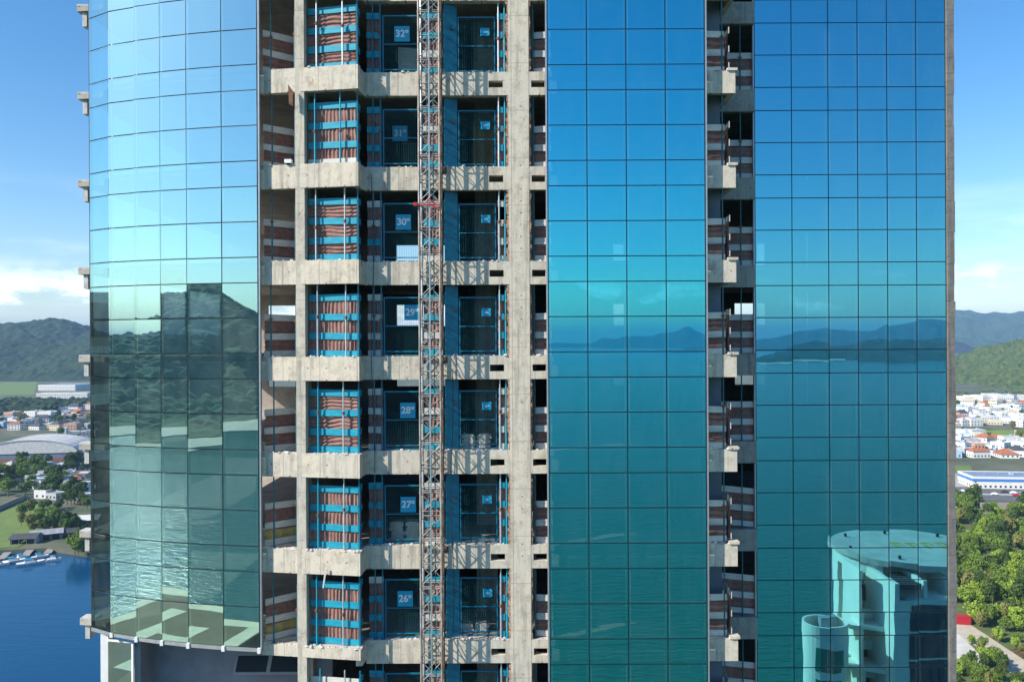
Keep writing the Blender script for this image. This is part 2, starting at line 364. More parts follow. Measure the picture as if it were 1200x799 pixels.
# left: wooded hill, a lower spur in front of it
ridge('hills', prof_px([(-260, 392), (-120, 384), (0, 379), (35, 376.5), (60, 374), (75, 374.5), (92, 380), (112, 389), (160, 394), (300, 392), (420, 385), (520, 388), (640, 386), (760, 391), (900, 386), (1045, 392)], 2700), 2050, 2700, 3300, FOREST_D, 9, tree=11, cell=18)
ridge('hills', prof_px([(-200, 402), (-60, 399), (0, 398), (40, 402), (75, 404), (112, 398), (150, 392), (240, 404)], 2250), 1930, 2250, 2600, FOREST_D, 8, tree=9, cell=15)
# right: green hill, blue range far behind
ridge('hills', prof_px([(1040, 466), (1090, 456), (1120, 445), (1150, 431), (1180, 417), (1205, 407), (1240, 397), (1300, 385), (1400, 380)], 1750), 1180, 1750, 2300, FOREST_G, 6, tree=10, cell=14)
ridge('mountains', prof_px([(1000, 380), (1060, 371), (1110, 370), (1140, 372), (1165, 370.5), (1200, 371), (1240, 366), (1320, 372), (1450, 385)], 6500), 4200, 6500, 8500, FAR_M, 40, tree=8, cell=60, rough=0.25)
# behind the camera (seen in the glass): wooded headland on the left, islands and capes on the horizon
az = lambda a: math.pi - R(-a)     # a degrees to the right of straight behind, as the mirror shows it
def ridge_back(name, a0, pairs, d0, dc, d1, m, step, **kw):
    """pairs: (degrees right of a0 in the mirror picture, elevation degrees) at distance dc"""
    prof = [(-math.tan(R(da)) * dc, ZC + math.tan(R(el)) * dc) for da, el in pairs]
    prof.sort()
    return ridge(name, prof, d0, dc, d1, m, step, rot=math.pi - R(a0), **kw)
ridge_back('hills', -58, [(-34, 0.2), (-24, 0.5), (-12, 0.2), (-3.3, 0.4), (-0.7, 0.9), (1.7, 1.1), (4.3, 2.2), (7.5, 2.9), (10.3, 3.5), (13.5, 4.1), (16.5, 4.2), (19.5, 3.2), (22.5, 1.2), (26, -0.2), (33, -2.5)], 820, 1350, 1900, FOREST_B, 5.5, tree=9, cell=14, rough=0.16)
ridge_back('hills', 7, [(-12, -0.4), (-6, -0.3), (-3.5, -0.15), (-2, -0.2), (-0.9, -0.2), (-0.2, 0.2), (0.6, 0.1), (1.6, 0.3), (3.0, 0.35), (4.4, 0.65), (5.2, 0.95), (5.9, 0.55), (7.2, 0.15), (8, -0.1), (9.5, -0.2)], 11000, 12500, 14500, FAR_M, 70, tree=0, rough=0.3)
ridge_back('hills', 22, [(-9, -0.4), (-6, -0.2), (-4, 0.0), (-2, 0.35), (0, 0.6), (2, 0.45), (4, 0.95), (5.5, 1.25), (8, 1.0), (10, 1.1), (14, 0.7), (18, 0.2)], 8000, 9500, 11500, FAR_M, 60, tree=0, rough=0.3)
ridge_back('hills', 24, [(-7, -1.3), (-5, -0.8), (-3, -0.5), (-1.0, -0.6), (0.6, -0.25), (2, -0.1), (3, -0.2), (5, -0.1), (9, 0.3), (14, 0.2)], 3500, 4300, 5600, FOREST_D, 26, tree=14, cell=40, rough=0.3)
SAND = mat('beach_sand', (0.52, 0.46, 0.33), 0.95, var=0.1, vscale=0.2)
def arc_strip(name, a0, a1, d0, d1, z, m):
    b = MB(); n = 24; p = []
    for i in range(n + 1):
        a = R(a0 + (a1 - a0) * i / n); wv = 12 * math.sin(i * 1.1)
        p.append((math.sin(a) * (d0 + wv), -math.cos(a) * (d0 + wv)))
    for i in range(n, -1, -1):
        a = R(a0 + (a1 - a0) * i / n); p.append((math.sin(a) * d1, -math.cos(a) * d1))
    b.prism(p, -1, z); return tag(b.build(name, m), kind='structure')
arc_strip('beach', -98, -24, 790, 900, 1.2, SAND)
arc_strip('beach', 17, 23, 3380, 3600, 3.0, SAND)
# ------------------------------------------------------------------ the air
def air():
    b = MB(); b.box(-19000, 19000, -19000, 19000, -4, 345)
    m = bpy.data.materials.new('haze_air'); m.use_nodes = True; t = m.node_tree; t.nodes.clear()
    o = t.nodes.new('ShaderNodeOutputMaterial'); v = t.nodes.new('ShaderNodeVolumePrincipled')
    v.inputs['Color'].default_value = (0.40, 0.67, 1.0, 1); v.inputs['Density'].default_value = HAZE; v.inputs['Anisotropy'].default_value = 0.0
    t.links.new(v.outputs[0], o.inputs['Volume'])
    tag(b.build('haze', m), kind='stuff')
HAZE = 0.0001
air()

# ------------------------------------------------------------------ the tower under construction
H = 3.06
def FL(n): return ZC - 0.48 + H * (n - 29)
Y_REC, Y_CG, Y_RG = 25.78, 25.48, 27.88         # planes: recessed beams, middle glass, right glass
TOP, LOW = 36, 24
# plan of the curved left glass: columns as the photograph shows them, each facet turned further away
edges_px = [302.5, 260.5, 219.5, 188.7, 159.0, 130.0, 106.0]; turn = [9, 12, 14.5, 18, 22, 28]
LG = [((edges_px[0] - CX) / F_PX * 25.29, 25.29)]
for px, a in zip(edges_px[1:], turn):
    k = (px - CX) / F_PX; x0, y0 = LG[-1]; ta = math.tan(R(a))
    y = (y0 + x0 * ta) / (1 + k * ta)
    LG.append((k * y, y))
LG_IN = [(x + 0.05, y + 0.22) for x, y in LG]
FB = [(-8.05, 25.52), (-4.80, 25.00)]           # front balcony beam
tower = thing('unfinished_tower', 'unfinished high-rise with mirror glass wings and bare concrete storeys', 'building', (0, 30, 0))
TO = (0, 30, 0)
XCG = [1.17 + 1.2575 * i for i in range(5)]
XRG = [8.53, 9.82, 11.10, 12.13, 13.16, 14.18, 15.21]
YB = 41.0
plan = list(reversed(LG_IN[:-1])) + [FB[0], (FB[1][0], FB[1][1] + 0.004), (-4.75, Y_REC + 0.02), (1.15, Y_REC + 0.02), (1.2, 25.72), (6.15, 25.72), (6.2, Y_REC + 0.02), (7.27, Y_REC + 0.02), (7.27, 27.78), (8.5, 27.78),
        (8.56, 28.1), (15.2, 28.1), (15.2, YB), (-14.9, YB), (-14.9, 28.3), (-15.16, 28.2), (-15.16, 27.85), (-14.3, 27.7)]
def line_y(a, c, x): return a[1] + (c[1] - a[1]) * (x - a[0]) / (c[0] - a[0])
def slotted(b, x0, x1, y0, y1, z0, z1, holes):
    """beam with rectangular pockets: holes = (xa, xb, za, zb)"""
    xs = sorted({x0, x1, *[h[0] for h in holes], *[h[1] for h in holes]})
    for xa, xb in zip(xs, xs[1:]):
        hh = [h for h in holes if h[0] <= xa + 1e-6 and h[1] >= xb - 1e-6]
        if not hh: b.box(xa, xb, y0, y1, z0, z1)
        else:
            h = hh[0]; b.box(xa, xb, y0, y1, z0, h[2]); b.box(xa, xb, y0, y1, h[3], z1)
for n in range(LOW, TOP):
    z = FL(n)
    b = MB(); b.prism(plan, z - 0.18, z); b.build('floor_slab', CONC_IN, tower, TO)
    zb = z - 0.75 if n != 26 else z - 0.34
    b = MB()                                     # balcony beam: front and return
    b.wall(FB[0], FB[1], 0.22, zb, z + 0.006)
    if n != 26: b.wall((-4.794, 25.225), (-4.744, Y_REC - 0.006), 0.20, zb + 0.003, z + 0.004)
    else: b.wall((-4.794, 25.225), (-4.744, Y_REC - 0.006), 0.20, z - 0.6, z + 0.004)
    b.build('balcony_beam', CONC, tower, TO)
    b = MB(); slotted(b, -4.76, 1.13, Y_REC, Y_REC + 0.25, z - 0.75, z + 0.004, [(-0.72, -0.26, z - 0.50, z - 0.28), (0.66, 1.10, z - 0.50, z - 0.28)])
    b.build('edge_beam', CONC, tower, TO)
    b = MB(); b.box(1.25, 6.1, 25.80, 26.0, z - 0.70, z - 0.19); b.build('edge_beam', CONC_IN, tower, TO)
    b = MB(); b.box(6.22, 7.27, Y_REC, Y_REC + 0.2, z - 0.72, z + 0.004); b.box(7.07, 7.268, Y_REC + 0.2, 27.70, z - 0.718, z + 0.003)
    b.box(7.0, 7.33, Y_REC - 0.05, Y_REC + 0.6, z + 0.004, z + 0.09)
    b.build('balcony_beam', CONC, tower, TO)
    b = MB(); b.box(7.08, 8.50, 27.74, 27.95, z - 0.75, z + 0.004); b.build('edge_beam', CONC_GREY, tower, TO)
    b = MB(); b.box(-15.0, -14.84, 27.9, 28.2, z - 0.68, z - 0.185); b.box(-15.14, -14.6, 27.82, 28.25, z + 0.002, z + 0.065); b.build('slab_end', GREYW, tower, TO)
# columns, brick edges, walls inside
zb_, zt_ = FL(LOW) - 0.75, FL(TOP) - 0.76
b = MB(); b.box(-0.083, 0.58, Y_REC - 0.008, 26.4, zb_, zt_); b.build('column', CONC, tower, TO)
b = MB(); b.box(-6.86, -6.57, 25.305, 25.75, zb_, zt_); b.build('column', CONC, tower, TO)
b = MB(); b.box(-14.0, -13.74, 27.0, 27.4, 2, FL(26) - 0.2); b.build('column', WHITE, tower, TO)
for n in range(25, 34):
    z = FL(n); rb = random.Random(n * 5)
    b = MB()
    for xa, s in ((-0.083, -1), (0.58, 1)):
        zz = z + 0.01
        while zz < z + H - 0.78:
            hh = rb.uniform(0.05, 0.16); wv = rb.uniform(0.03, 0.10 if s < 0 else 0.07)
            hh = min(hh, z + H - 0.76 - zz)
            b.box(min(xa, xa + s * wv), max(xa, xa + s * wv), Y_REC + rb.uniform(0.0, 0.04), 26.1, zz, zz + hh)
            zz += hh
    b.build('brick_edge', BRICK, tower, TO)
def inner(name, x0, x1, y0, y1, m=CONC_IN):
    for n in range(LOW, TOP - 1):
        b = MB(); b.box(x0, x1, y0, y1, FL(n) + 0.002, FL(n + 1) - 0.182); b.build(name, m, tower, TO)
inner('partition', -7.1, -6.95, 27.6, YB - 0.3)
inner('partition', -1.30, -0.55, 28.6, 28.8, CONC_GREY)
inner('partition', -2.2, -2.05, 28.0, 36.0)
inner('partition', 0.62, 0.8, 27.2, YB - 0.3)
inner('partition', 6.22, 7.02, 26.75, 26.95, PLASTER)
inner('partition', 5.9, 6.05, 27.2, 38.0)
# rear wall of every storey with door-high openings
for n in range(LOW, TOP - 1):
    b = MB(); x = -14.8
    for x0, x1 in ((-12.5, -10.5), (-5.9, -3.4), (5.2, 6.0), (5.9 + .6, 8.6), (10.1, 10.7), (11.4, 13.0)):
        b.box(x, x0, YB - 0.25, YB - 0.05, FL(n) + 0.002, FL(n + 1) - 0.182)
        b.box(x0, x1, YB - 0.25, YB - 0.05, FL(n) + 2.35, FL(n + 1) - 0.182); b.box(x0, x1, YB - 0.25, YB - 0.05, FL(n) + 0.002, FL(n) + 1.25)
        x = x1
    b.box(x, 15.1, YB - 0.25, YB - 0.05, FL(n) + 0.002, FL(n + 1) - 0.182)
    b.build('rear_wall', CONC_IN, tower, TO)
b = MB(); b.box(15.22, 15.34, 28.1, YB, zb_, zt_); b.build('gable_wall', CONC_GREY, tower, TO)
b = MB()
rb = random.Random(3)
z = zb_
while z < zt_ - 1:
    hh = rb.choice((0.55, 0.75, 1.1)); b.box(15.225, 15.225 + rb.uniform(0.22, 0.27), 27.80, 28.08, z, z + hh - 0.01); z += hh
b.build('edge_strip', concrete('strip_concrete', (0.17, 0.17, 0.17), (0.24, 0.22, 0.20), (0.10, 0.10, 0.10)), tower, TO)

# curtain walls, storey by storey: panes with their own slight tilt, dark joints, pale inner frames
def pane(b, a, c, z0, z1, tilt, gap=0.016, yaw=0.0):
    ax, ay = a; cx, cy_ = c; L = math.hypot(cx - ax, cy_ - ay); ux, uy = (cx - ax) / L, (cy_ - ay) / L
    nx, ny = uy, -ux                              # outward (towards the camera)
    tx, tz = tilt; hw = L / 2 - gap; hh = (z1 - z0) / 2 - gap; mx_, my, mz = (ax + cx) / 2, (ay + cy_) / 2, (z0 + z1) / 2
    pts = []
    for su, sv in ((-1, -1), (1, -1), (1, 1), (-1, 1)):
        d = su * hw * math.sin(tx + yaw) + sv * hh * math.sin(tz) + hw * abs(math.sin(yaw))
        pts.append((mx_ + ux * su * hw + nx * d, my + uy * su * hw + ny * d, mz + sv * hh))
    b.poly(pts)
def glazing(n, cols, m, jit, seed, first=False, yaws=None):
    rb = random.Random(seed * 100 + n); z = FL(n)
    rows = [(z - 0.69, z + 0.12), (z + 0.12, z + 1.25), (z + 1.25, z + 2.37)]
    if first: rows = [(z - 0.04, z + 1.25 - 1.13 / 2 + 0.0)] and [(z - 0.04, z + 1.25), (z + 1.25, z + 2.37)]
    p, g, fr = MB(), MB(), MB()
    for ri, (z0, z1) in enumerate(rows):
        for ci, (a, c) in enumerate(zip(cols, cols[1:])):
            t = (rb.gauss(0, jit * (0.6 if yaws else 1)), rb.gauss(0, jit))
            pane(p, a, c, z0, z1, (R(t[0]), R(t[1])), yaw=R(yaws[ci]) if yaws else 0.0)
    zt = rows[-1][1]
    for i, c in enumerate(cols):                  # vertical joints
        j = min(i, len(cols) - 2); L = math.hypot(cols[j+1][0] - cols[j][0], cols[j+1][1] - cols[j][1]); ux, uy = (cols[j+1][0] - cols[j][0]) / L, (cols[j+1][1] - cols[j][1]) / L
        a = (c[0] - ux * 0.024 - uy * 0.012 * -1, c[1] - uy * 0.024 + ux * 0.012); e = (c[0] + ux * 0.024 + uy * 0.012, c[1] + uy * 0.024 + ux * 0.012)
        g.wall(a, e, 0.10, rows[0][0], zt)
    for a, c in zip(cols, cols[1:]):
        for z0, z1 in rows:
            L = math.hypot(c[0] - a[0], c[1] - a[1]); ux, uy = (c[0] - a[0]) / L, (c[1] - a[1]) / L
            g.wall((a[0] + ux * 0.026, a[1] + uy * 0.026 + 0.014), (c[0] - ux * 0.026, c[1] - uy * 0.026 + 0.014), 0.10, z0 - 0.022, z0 + 0.022)
            if z1 - z0 > 0.9:                     # opening frames behind the glass
                s = 0.075
                A = (a[0] + ux * 0.03, a[1] + uy * 0.03 + 0.03); B = (a[0] + ux * s, a[1] + uy * s + 0.03)
                fr.wall(A, B, 0.03, z0 + 0.024, z1 - 0.024)
                A = (c[0] - ux * (s + 0.02), c[1] - uy * (s + 0.02) + 0.03); B = (c[0] - ux * 0.03, c[1] - uy * 0.03 + 0.03)
                fr.wall(A, B, 0.03, z0 + 0.024, z1 - 0.024)
                fr.wall((a[0] + ux * (s + .002), a[1] + uy * (s + .002) + 0.03), (c[0] - ux * (s + 0.022), c[1] - uy * (s + 0.022) + 0.03), 0.03, z0 + 0.024, z0 + 0.06)
    gl = p.build('glass_wall', m, tower, TO)
    g.build('mullion', DARKM, gl, TO).location = (0, 0, 0)
    fr.build('inner_frame', FRAMEI, gl, TO)
LGc = list(reversed(LG)); YS = -1.0
for n in range(26, TOP - 1): glazing(n, LGc, GLASS_L, 0.30, 1, n == 26, [-YS * 3, YS * 4, YS * 2.6, YS * 1.3, YS * 0.8, 0])
for n in range(LOW, TOP - 1):
    glazing(n, [(x, Y_CG) for x in XCG], GLASS, 0.075, 2)
    glazing(n, [(x, Y_RG) for x in XRG], GLASS_R, 0.055, 3)
# bright edge posts of the glass wings
for x, y, z0 in ((LG[0][0] + 0.03, LG[0][1] + 0.0, FL(26) - 0.05), (XCG[0] - 0.06, Y_CG, zb_), (XCG[-1] + 0.025, Y_CG, zb_), (XRG[0] - 0.06, Y_RG, zb_)):
    b = MB(); b.box(x, x + 0.045, y - 0.01, y + 0.12, z0, zt_); b.build('edge_post', ALU, tower, TO)
# sill of the curved glass with a bracket at each joint
b = MB()
for a, c in zip(LGc, LGc[1:]): b.wall((a[0], a[1] - 0.03), (c[0], c[1] - 0.03), 0.16, FL(26) - 0.16, FL(26) - 0.045)
sl = b.build('glass_sill', ALU, tower, TO)
for (x, y) in LGc[1:]:
    b = MB(); b.box(x - 0.05, x + 0.05, y - 0.08, y + 0.05, FL(26) - 0.19, FL(26) - 0.03); b.build('bracket', WHITE, sl, TO)
# storey below the curved glass: set-back plastered wall, two open hopper windows, a glass strip beside the white post
zL = FL(24)
b = MB(); b.box(-12.6, -6.35, 27.9, 28.1, zL - 6, FL(26) - 0.19); b.box(-12.8, -12.6, 26.9, 28.1, zL - 6, FL(26) - 0.19); b.build('lower_wall', PLASTER, tower, TO)
b = MB(); b.poly([(-13.72, 26.95, zL - 3), (-12.82, 26.75, zL - 3), (-12.82, 26.75, FL(26) - 0.42), (-13.72, 26.95, FL(26) - 0.42)])
lg = b.build('glass_strip', GLASS_L, tower, TO)
b = MB(); b.wall((-13.74, 26.93), (-12.8, 26.72), 0.06, FL(26) - 0.41, FL(26) - 0.36); b.wall((-12.83, 26.73), (-12.76, 26.715), 0.06, zL - 3, FL(26) - 0.42); b.build('strip_frame', WHITE, lg, TO)
for px in (296, 336):
    x, y, z = atd(px, 764, 27.85)
    b = MB()
    t = lambda u, d: (y - math.sin(R(38)) * u, z - math.cos(R(38)) * u + d)
    for (xa, xb, u0, u1) in ((-0.60, 0.60, 0, 0.07), (-0.60, 0.60, 0.62, 0.70), (-0.60, -0.53, 0.072, 0.618), (0.53, 0.60, 0.072, 0.618)):
        (ya, za), (yb2, zb2) = t(u0, 0), t(u1, 0)
        b.hexa([(x+xa, ya, za), (x+xb, ya, za), (x+xb, ya+.03, za+.03), (x+xa, ya+.03, za+.03), (x+xa, yb2, zb2), (x+xb, yb2, zb2), (x+xb, yb2+.03, zb2+.03), (x+xa, yb2+.03, zb2+.03)])
    wn = b.build('window', ALU, tower, TO)
    b = MB(); (ya, za), (yb2, zb2) = t(0.07, 0.012), t(0.62, 0.012); b.poly([(x-.53, ya, za), (x+.53, ya, za), (x+.53, yb2, zb2), (x-.53, yb2, zb2)]); b.build('pane', DARKM, wn, TO)
# the storeys below, down to the ground
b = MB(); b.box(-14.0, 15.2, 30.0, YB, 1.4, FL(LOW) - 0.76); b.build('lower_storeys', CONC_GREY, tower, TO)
# cement spilled on the slab edges
for n in range(25, 34):
    rb = random.Random(n); z = FL(n); b = MB()
    def lumps(x0, x1, yf, cnt):
        for _ in range(cnt):
            x = rb.uniform(x0, x1); y = yf(x) + rb.uniform(0.0, 0.16); r_ = rb.uniform(0.02, 0.075)
            pts = [(x + r_ * rb.uniform(.7, 1.5) * math.cos(k * 1.047), y + r_ * rb.uniform(.6, 1.1) * math.sin(k * 1.047)) for k in range(6)]
            base = len(b.v); hz = r_ * rb.uniform(0.3, 0.9)
            b.v += [(p[0], p[1], z + 0.007) for p in pts] + [(x + (p[0]-x)*.5, y + (p[1]-y)*.5, z + 0.007 + hz) for p in pts]
            for k in range(6):
                j = (k + 1) % 6; b.f.append((base+k, base+j, base+6+j, base+6+k)); b.m.append(0)
            b.f.append(tuple(base+6+k for k in range(6))); b.m.append(0)
    lumps(-8.0, -4.85, lambda x: line_y(FB[0], FB[1], x), 34 if n in (26, 27, 28) else 16)
    lumps(-4.7, 1.1, lambda x: Y_REC + 0.01, 40 if n in (26, 27, 28) else 26)
    lumps(6.25, 7.2, lambda x: Y_REC + 0.01, 14)
    tag(b.build('cement_crust', CEMENT, tower, TO), kind='stuff')

# ------------------------------------------------------------------ screens, rails, gates, signs, props (one of each per storey)
ORD = {25: '25th', 26: '26th', 27: '27th', 28: '28th', 29: '29th', 30: '30th', 31: '31st', 32: '32nd'}
def pleat(a, c, z0, z1, vertical, seed, wl=0.125, amp=0.028, sag=0.02):
    """corrugated red sheet hung from a to c"""
    rb = random.Random(seed); L = math.hypot(c[0]-a[0], c[1]-a[1]); ux, uy = (c[0]-a[0])/L, (c[1]-a[1])/L
    nu, nv = (max(8, int(L / 0.022)), 12) if vertical else (14, max(8, int((z1 - z0) / 0.02)))
    b = MB(); ph = rb.uniform(0, 6)
    for j in range(nv + 1):
        v = j / nv
        for i in range(nu + 1):
            u = i / nu; s_ = u * L; zz = z0 + (z1 - z0) * v
            nz = mnoise.noise(Vector((s_ * 2.1, zz * 1.7, seed)))
            if vertical: d = amp * math.sin(2 * math.pi * (s_ + 0.05 * nz * 1.5) / wl + ph) * (0.7 + 0.5 * nz)
            else: d = amp * math.sin(2 * math.pi * (zz + 0.06 * nz + 0.02 * math.sin(u * 7 + ph)) / wl + ph) * (0.8 + 0.3 * nz)
            d += sag * nz
            b.v.append((a[0] + ux * s_ - uy * d, a[1] + uy * s_ + ux * d, zz))
    for j in range(nv):
        for i in range(nu):
            k = j * (nu + 1) + i; b.f.append((k, k + 1, k + nu + 2, k + nu + 1)); b.m.append(0)
    return b
def board(a, c, z0, z1, rb, t=0.025):
    j = lambda: rb.uniform(-0.018, 0.018)
    d0, d1 = j(), j()
    return MB().wall(a, c, t, z0 + d0, z1 + d0, 0, z0 + d1, z1 + d1)
def prop(x, y, n, label, m, group, top=2.30, lean=0.0, sleeve=None):
    z = FL(n) + 0.006; rb = random.Random(int(x * 100) + n)
    th = thing('shoring_prop', label, 'steel prop', (x, y, z), group)
    mid = rb.uniform(1.0, 1.5); r0 = 0.029
    l1 = lean * mid / top
    MB().tube((0, 0, 0.012), (l1, 0, mid), r0, 8).build('outer_tube', m, th)
    MB().tube((l1, 0, mid + 0.0), (lean, 0, top), r0 * 0.78, 8).build('inner_tube', sleeve or m, th)
    b = MB(); b.tube((l1, 0, mid - 0.05), (l1, 0, mid + 0.05), r0 * 1.5, 8); b.tube((l1 - 0.09, -0.01, mid), (l1 + 0.09, -0.01, mid), 0.012, 6); b.build('collar', RUST, th)
    b = MB(); b.box(-0.06, 0.06, -0.06, 0.06, 0, 0.012); b.build('base_plate', m, th)
    return th
WHT = {'w': WOODB, 'b': BLUEB}
for n in range(25, 33):
    z = FL(n); rb = random.Random(n * 31); o = ORD[n]; hgts = [(0.02, 0.21), (0.56, 0.77), (1.17, 1.38), (1.80, 2.01)]
    vert = n in (26, 27, 29, 31, 25)
    # balcony screen: four boards, corrugated sheet, return side
    a = (-6.52, line_y(FB[0], FB[1], -6.52) + 0.34); c = (-4.93, line_y(FB[0], FB[1], -4.93) + 0.30); e = (-4.90, Y_REC + 0.02)
    th = thing('balcony_screen', f'brick-red sheet screen with {"pale top board" if n == 25 else "bright blue boards"} on the {o} floor balcony', 'safety screen', (a[0], a[1], z), 'balcony screens')
    og = (a[0], a[1], z)
    pleat((a[0], a[1] + 0.05), (c[0], c[1] + 0.05), z + 0.03, z + 1.95, vert, n).build('corrugated_sheet', RED, th, og, True)
    pleat((c[0] - 0.02, c[1] + 0.06), (e[0] - 0.02, e[1]), z + 0.03, z + 1.95, vert, n + 50).build('corrugated_sheet', RED, th, og, True)
    for i, (h0, h1) in enumerate(hgts):
        m = BLUEB if n != 25 else WOODB
        if n == 31 and i == 0: m = WOODB
        board(a, c, z + h0, z + h1, rb).build('board', m, th, og)
        board((c[0] + 0.025, c[1] + 0.0), (e[0] + 0.025, e[1]), z + h0, z + h1, rb).build('board', BLUEB, th, og)
    b = MB(); b.box(c[0] + 0.03, c[0] + 0.075, c[1] - 0.045, c[1] - 0.003, z + 0.008, z + 2.28); b.build('corner_post', BLUEP, th, og)
    yb = lambda x: line_y(FB[0], FB[1], x) + 0.20
    jx = rb.uniform(-0.06, 0.06)
    prop(-6.22 + jx, yb(-6.22), n, f'pale steel prop at the left of the {o} floor balcony screen', GALV if n in (29, 30, 32) else BLUEB, 'props in front of the balcony screens')
    jx = rb.uniform(-0.08, 0.08)
    prop(-5.35 + jx, yb(-5.35), n, f'pale steel prop near the right end of the {o} floor balcony screen', GALV if n != 31 else BLUEB, 'props in front of the balcony screens')
    # guard rail beside the curved glass, running back into the bay
    if n >= 26:
        a, c = (-8.0, 25.72), (-6.93, 26.55); og = (a[0], a[1], z)
        th = thing('guard_rail', f'white board rail with brown-red sheet beside the curved glass on the {o} floor', 'guard rail', og, 'guard rails beside the curved glass')
        pleat((a[0], a[1] + 0.06), (c[0], c[1] + 0.06), z + (0.5 if n in (26, 27) else 0.03), z + 1.36, False, n + 9, 0.16, 0.03).build('corrugated_sheet', RED, th, og, True)
        if n in (26, 27): tag(pleat((a[0], a[1] + 0.07), (c[0], c[1] + 0.07), z + 0.03, z + 0.52, False, n + 19, 0.3, 0.03).build('sun_patch', YEL, th, og, True), 'yellow sheet standing for the sunlit floor behind the rail')  # sheet added in place of sunlight on the floor of the bay
        for i, (h0, h1) in enumerate(hgts[:3]): board(a, c, z + h0, z + h1, rb).build('board', WOODB, th, og)
        prop(-7.72 + rb.uniform(-.05, .05), 25.64, n, f'teal steel prop by the curved glass edge on the {o} floor', TEAL, 'props beside the curved glass')
        prop(-6.98, 25.75, n, f'teal steel prop close to the thin column on the {o} floor', TEAL, 'props beside the curved glass')
    # short rail next to the landing gate
    cols = {32: 'bbbb', 31: 'bbbb', 30: 'wbww', 29: 'wwww', 28: 'wwww', 27: 'bbbb', 26: 'bbbw', 25: 'bbbb'}[n]
    a, c = (-4.70, 25.98), (-4.22, 25.98); og = (a[0], a[1], z)
    th = thing('guard_rail', f'short {"blue" if cols == "bbbb" else "white" if cols == "wwww" else "white and blue"} board rail left of the hoist gate on the {o} floor', 'guard rail', og, 'rails left of the hoist gates')
    pleat((a[0], a[1] + 0.05), (c[0], c[1] + 0.05), z + 0.03, z + 1.95, True, n + 70).build('corrugated_sheet', RED, th, og, True)
    for ch, (h0, h1) in zip(cols, hgts): board(a, c, z + h0, z + h1, rb).build('board', WHT[ch], th, og)
    prop(-4.48, 25.88, n, f'blue steel prop before the short rail on the {o} floor', BLUEP, 'props beside the hoist gates')
    prop(-4.24, 25.88, n, f'blue steel prop at the hoist gate hinge on the {o} floor', BLUEP, 'props beside the hoist gates')
    # landing gate of the hoist: frame and wire mesh
    def gate(name, x0, x1, y, label, grp, m, top=1.93, mid=0.97):
        og = (x0, y, z); th = thing(name, label, 'gate', og, grp)
        b = MB(); t = 0.045
        b.box(x0, x0 + t, y, y + t, z + 0.01, z + top); b.box(x1 - t, x1, y, y + t, z + 0.01, z + top)
        for h in (0.02, 0.14, mid, top - t): b.box(x0 + t, x1 - t, y + 0.003, y + t - 0.003, z + h, z + h + (t if h > mid else 0.03))
        b.build('gate_frame', m, th, og)
        b = MB(); s = 0.075; q = 0.0025
        x = x0 + t + s / 2
        while x < x1 - t: b.box(x - q, x + q, y + 0.02, y + 0.025, z + 0.05, z + top - t); x += s
        h = 0.05 + s
        while h < top - t: b.box(x0 + t, x1 - t, y + 0.026, y + 0.031, z + h - q, z + h + q); h += s
        b.build('wire_mesh', TEAL, th, og)
        return th
    gx1 = -2.92
    gate('landing_gate', -4.18, gx1, 25.96, f'blue wire mesh hoist gate of the {o} floor left of the mast', 'hoist landing gates', BLUEP)
    # guard behind the mast
    a, c = (-2.88, 25.99), (-2.22, 25.99); og = (a[0], a[1], z)
    th = thing('guard_rail', f'board rail with red sheet behind the mast on the {o} floor', 'guard rail', og, 'rails behind the mast')
    pleat((a[0], a[1] + 0.05), (c[0], c[1] + 0.05), z + 0.03, z + 1.95, True, n + 170).build('corrugated_sheet', RED, th, og, True)
    for k, (h0, h1) in enumerate(hgts): board(a, c, z + h0, z + h1, rb).build('board', WHT['w' if (n + k) % 3 == 0 else 'b'], th, og)
    # tall blue sheet door leaf and the second gate
    og = (-2.17, 25.93, z)
    th = thing('door_leaf', f'tall plain blue steel door leaf right of the mast on the {o} floor', 'door', og, 'blue door leaves')
    MB().wall((-2.17, 25.93), (-1.76, 26.1), 0.04, z + 0.01, z + 2.28).build('leaf', BLUEP, th, og)
    b = MB(); b.tube((-1.9, 25.99, z + 1.52), (-1.9, 26.04, z + 1.52), 0.06, 12); b.build('lock', DARKM, th, og)
    gate('passage_gate', -1.74, -0.50, 26.12, f'blue framed mesh gate between the blue door and the column on the {o} floor', 'passage gates', BLUEP, 1.93, 0.95)
    a, c = (-0.46, 26.0), (-0.11, 26.0); og = (a[0], a[1], z)
    cw = 'w' if n in (28, 30) else 'b'
    th = thing('guard_rail', f'narrow {"white" if cw == "w" else "blue"} board rail with red sheet left of the brick-edged column, {o} floor', 'guard rail', og, 'rails left of the brick-edged column')
    pleat((a[0], a[1] + 0.05), (c[0], c[1] + 0.05), z + 0.03, z + (1.9 if n != 30 else 1.3), True, n + 270).build('corrugated_sheet', RED, th, og, True)
    for k, (h0, h1) in enumerate(hgts): board(a, c, z + h0, z + h1, rb).build('board', WHT[cw], th, og)
    prop(-0.40, 25.90, n, f'pale prop beside the passage gate on the {o} floor', GALV, 'props left of the brick-edged column')
    prop(-0.20, 25.92, n, f'thin blue prop next to the brick-edged column on the {o} floor', BLUEB, 'props left of the brick-edged column')
    # rail right of the column
    a, c = (0.72, 26.05), (1.30, 26.0); og = (a[0], a[1], z)
    th = thing('guard_rail', f'white board rail between the brick-edged column and middle glass on the {o} floor', 'guard rail', og, 'rails right of the brick-edged column')
    pleat((a[0], a[1] + 0.06), (c[0], c[1] + 0.06), z + 0.03, z + 1.3, False, n + 370, 0.2).build('corrugated_sheet', RED, th, og, True)
    for h0, h1 in hgts[:3]: board(a, c, z + h0, z + h1, rb).build('board', WOODB, th, og)
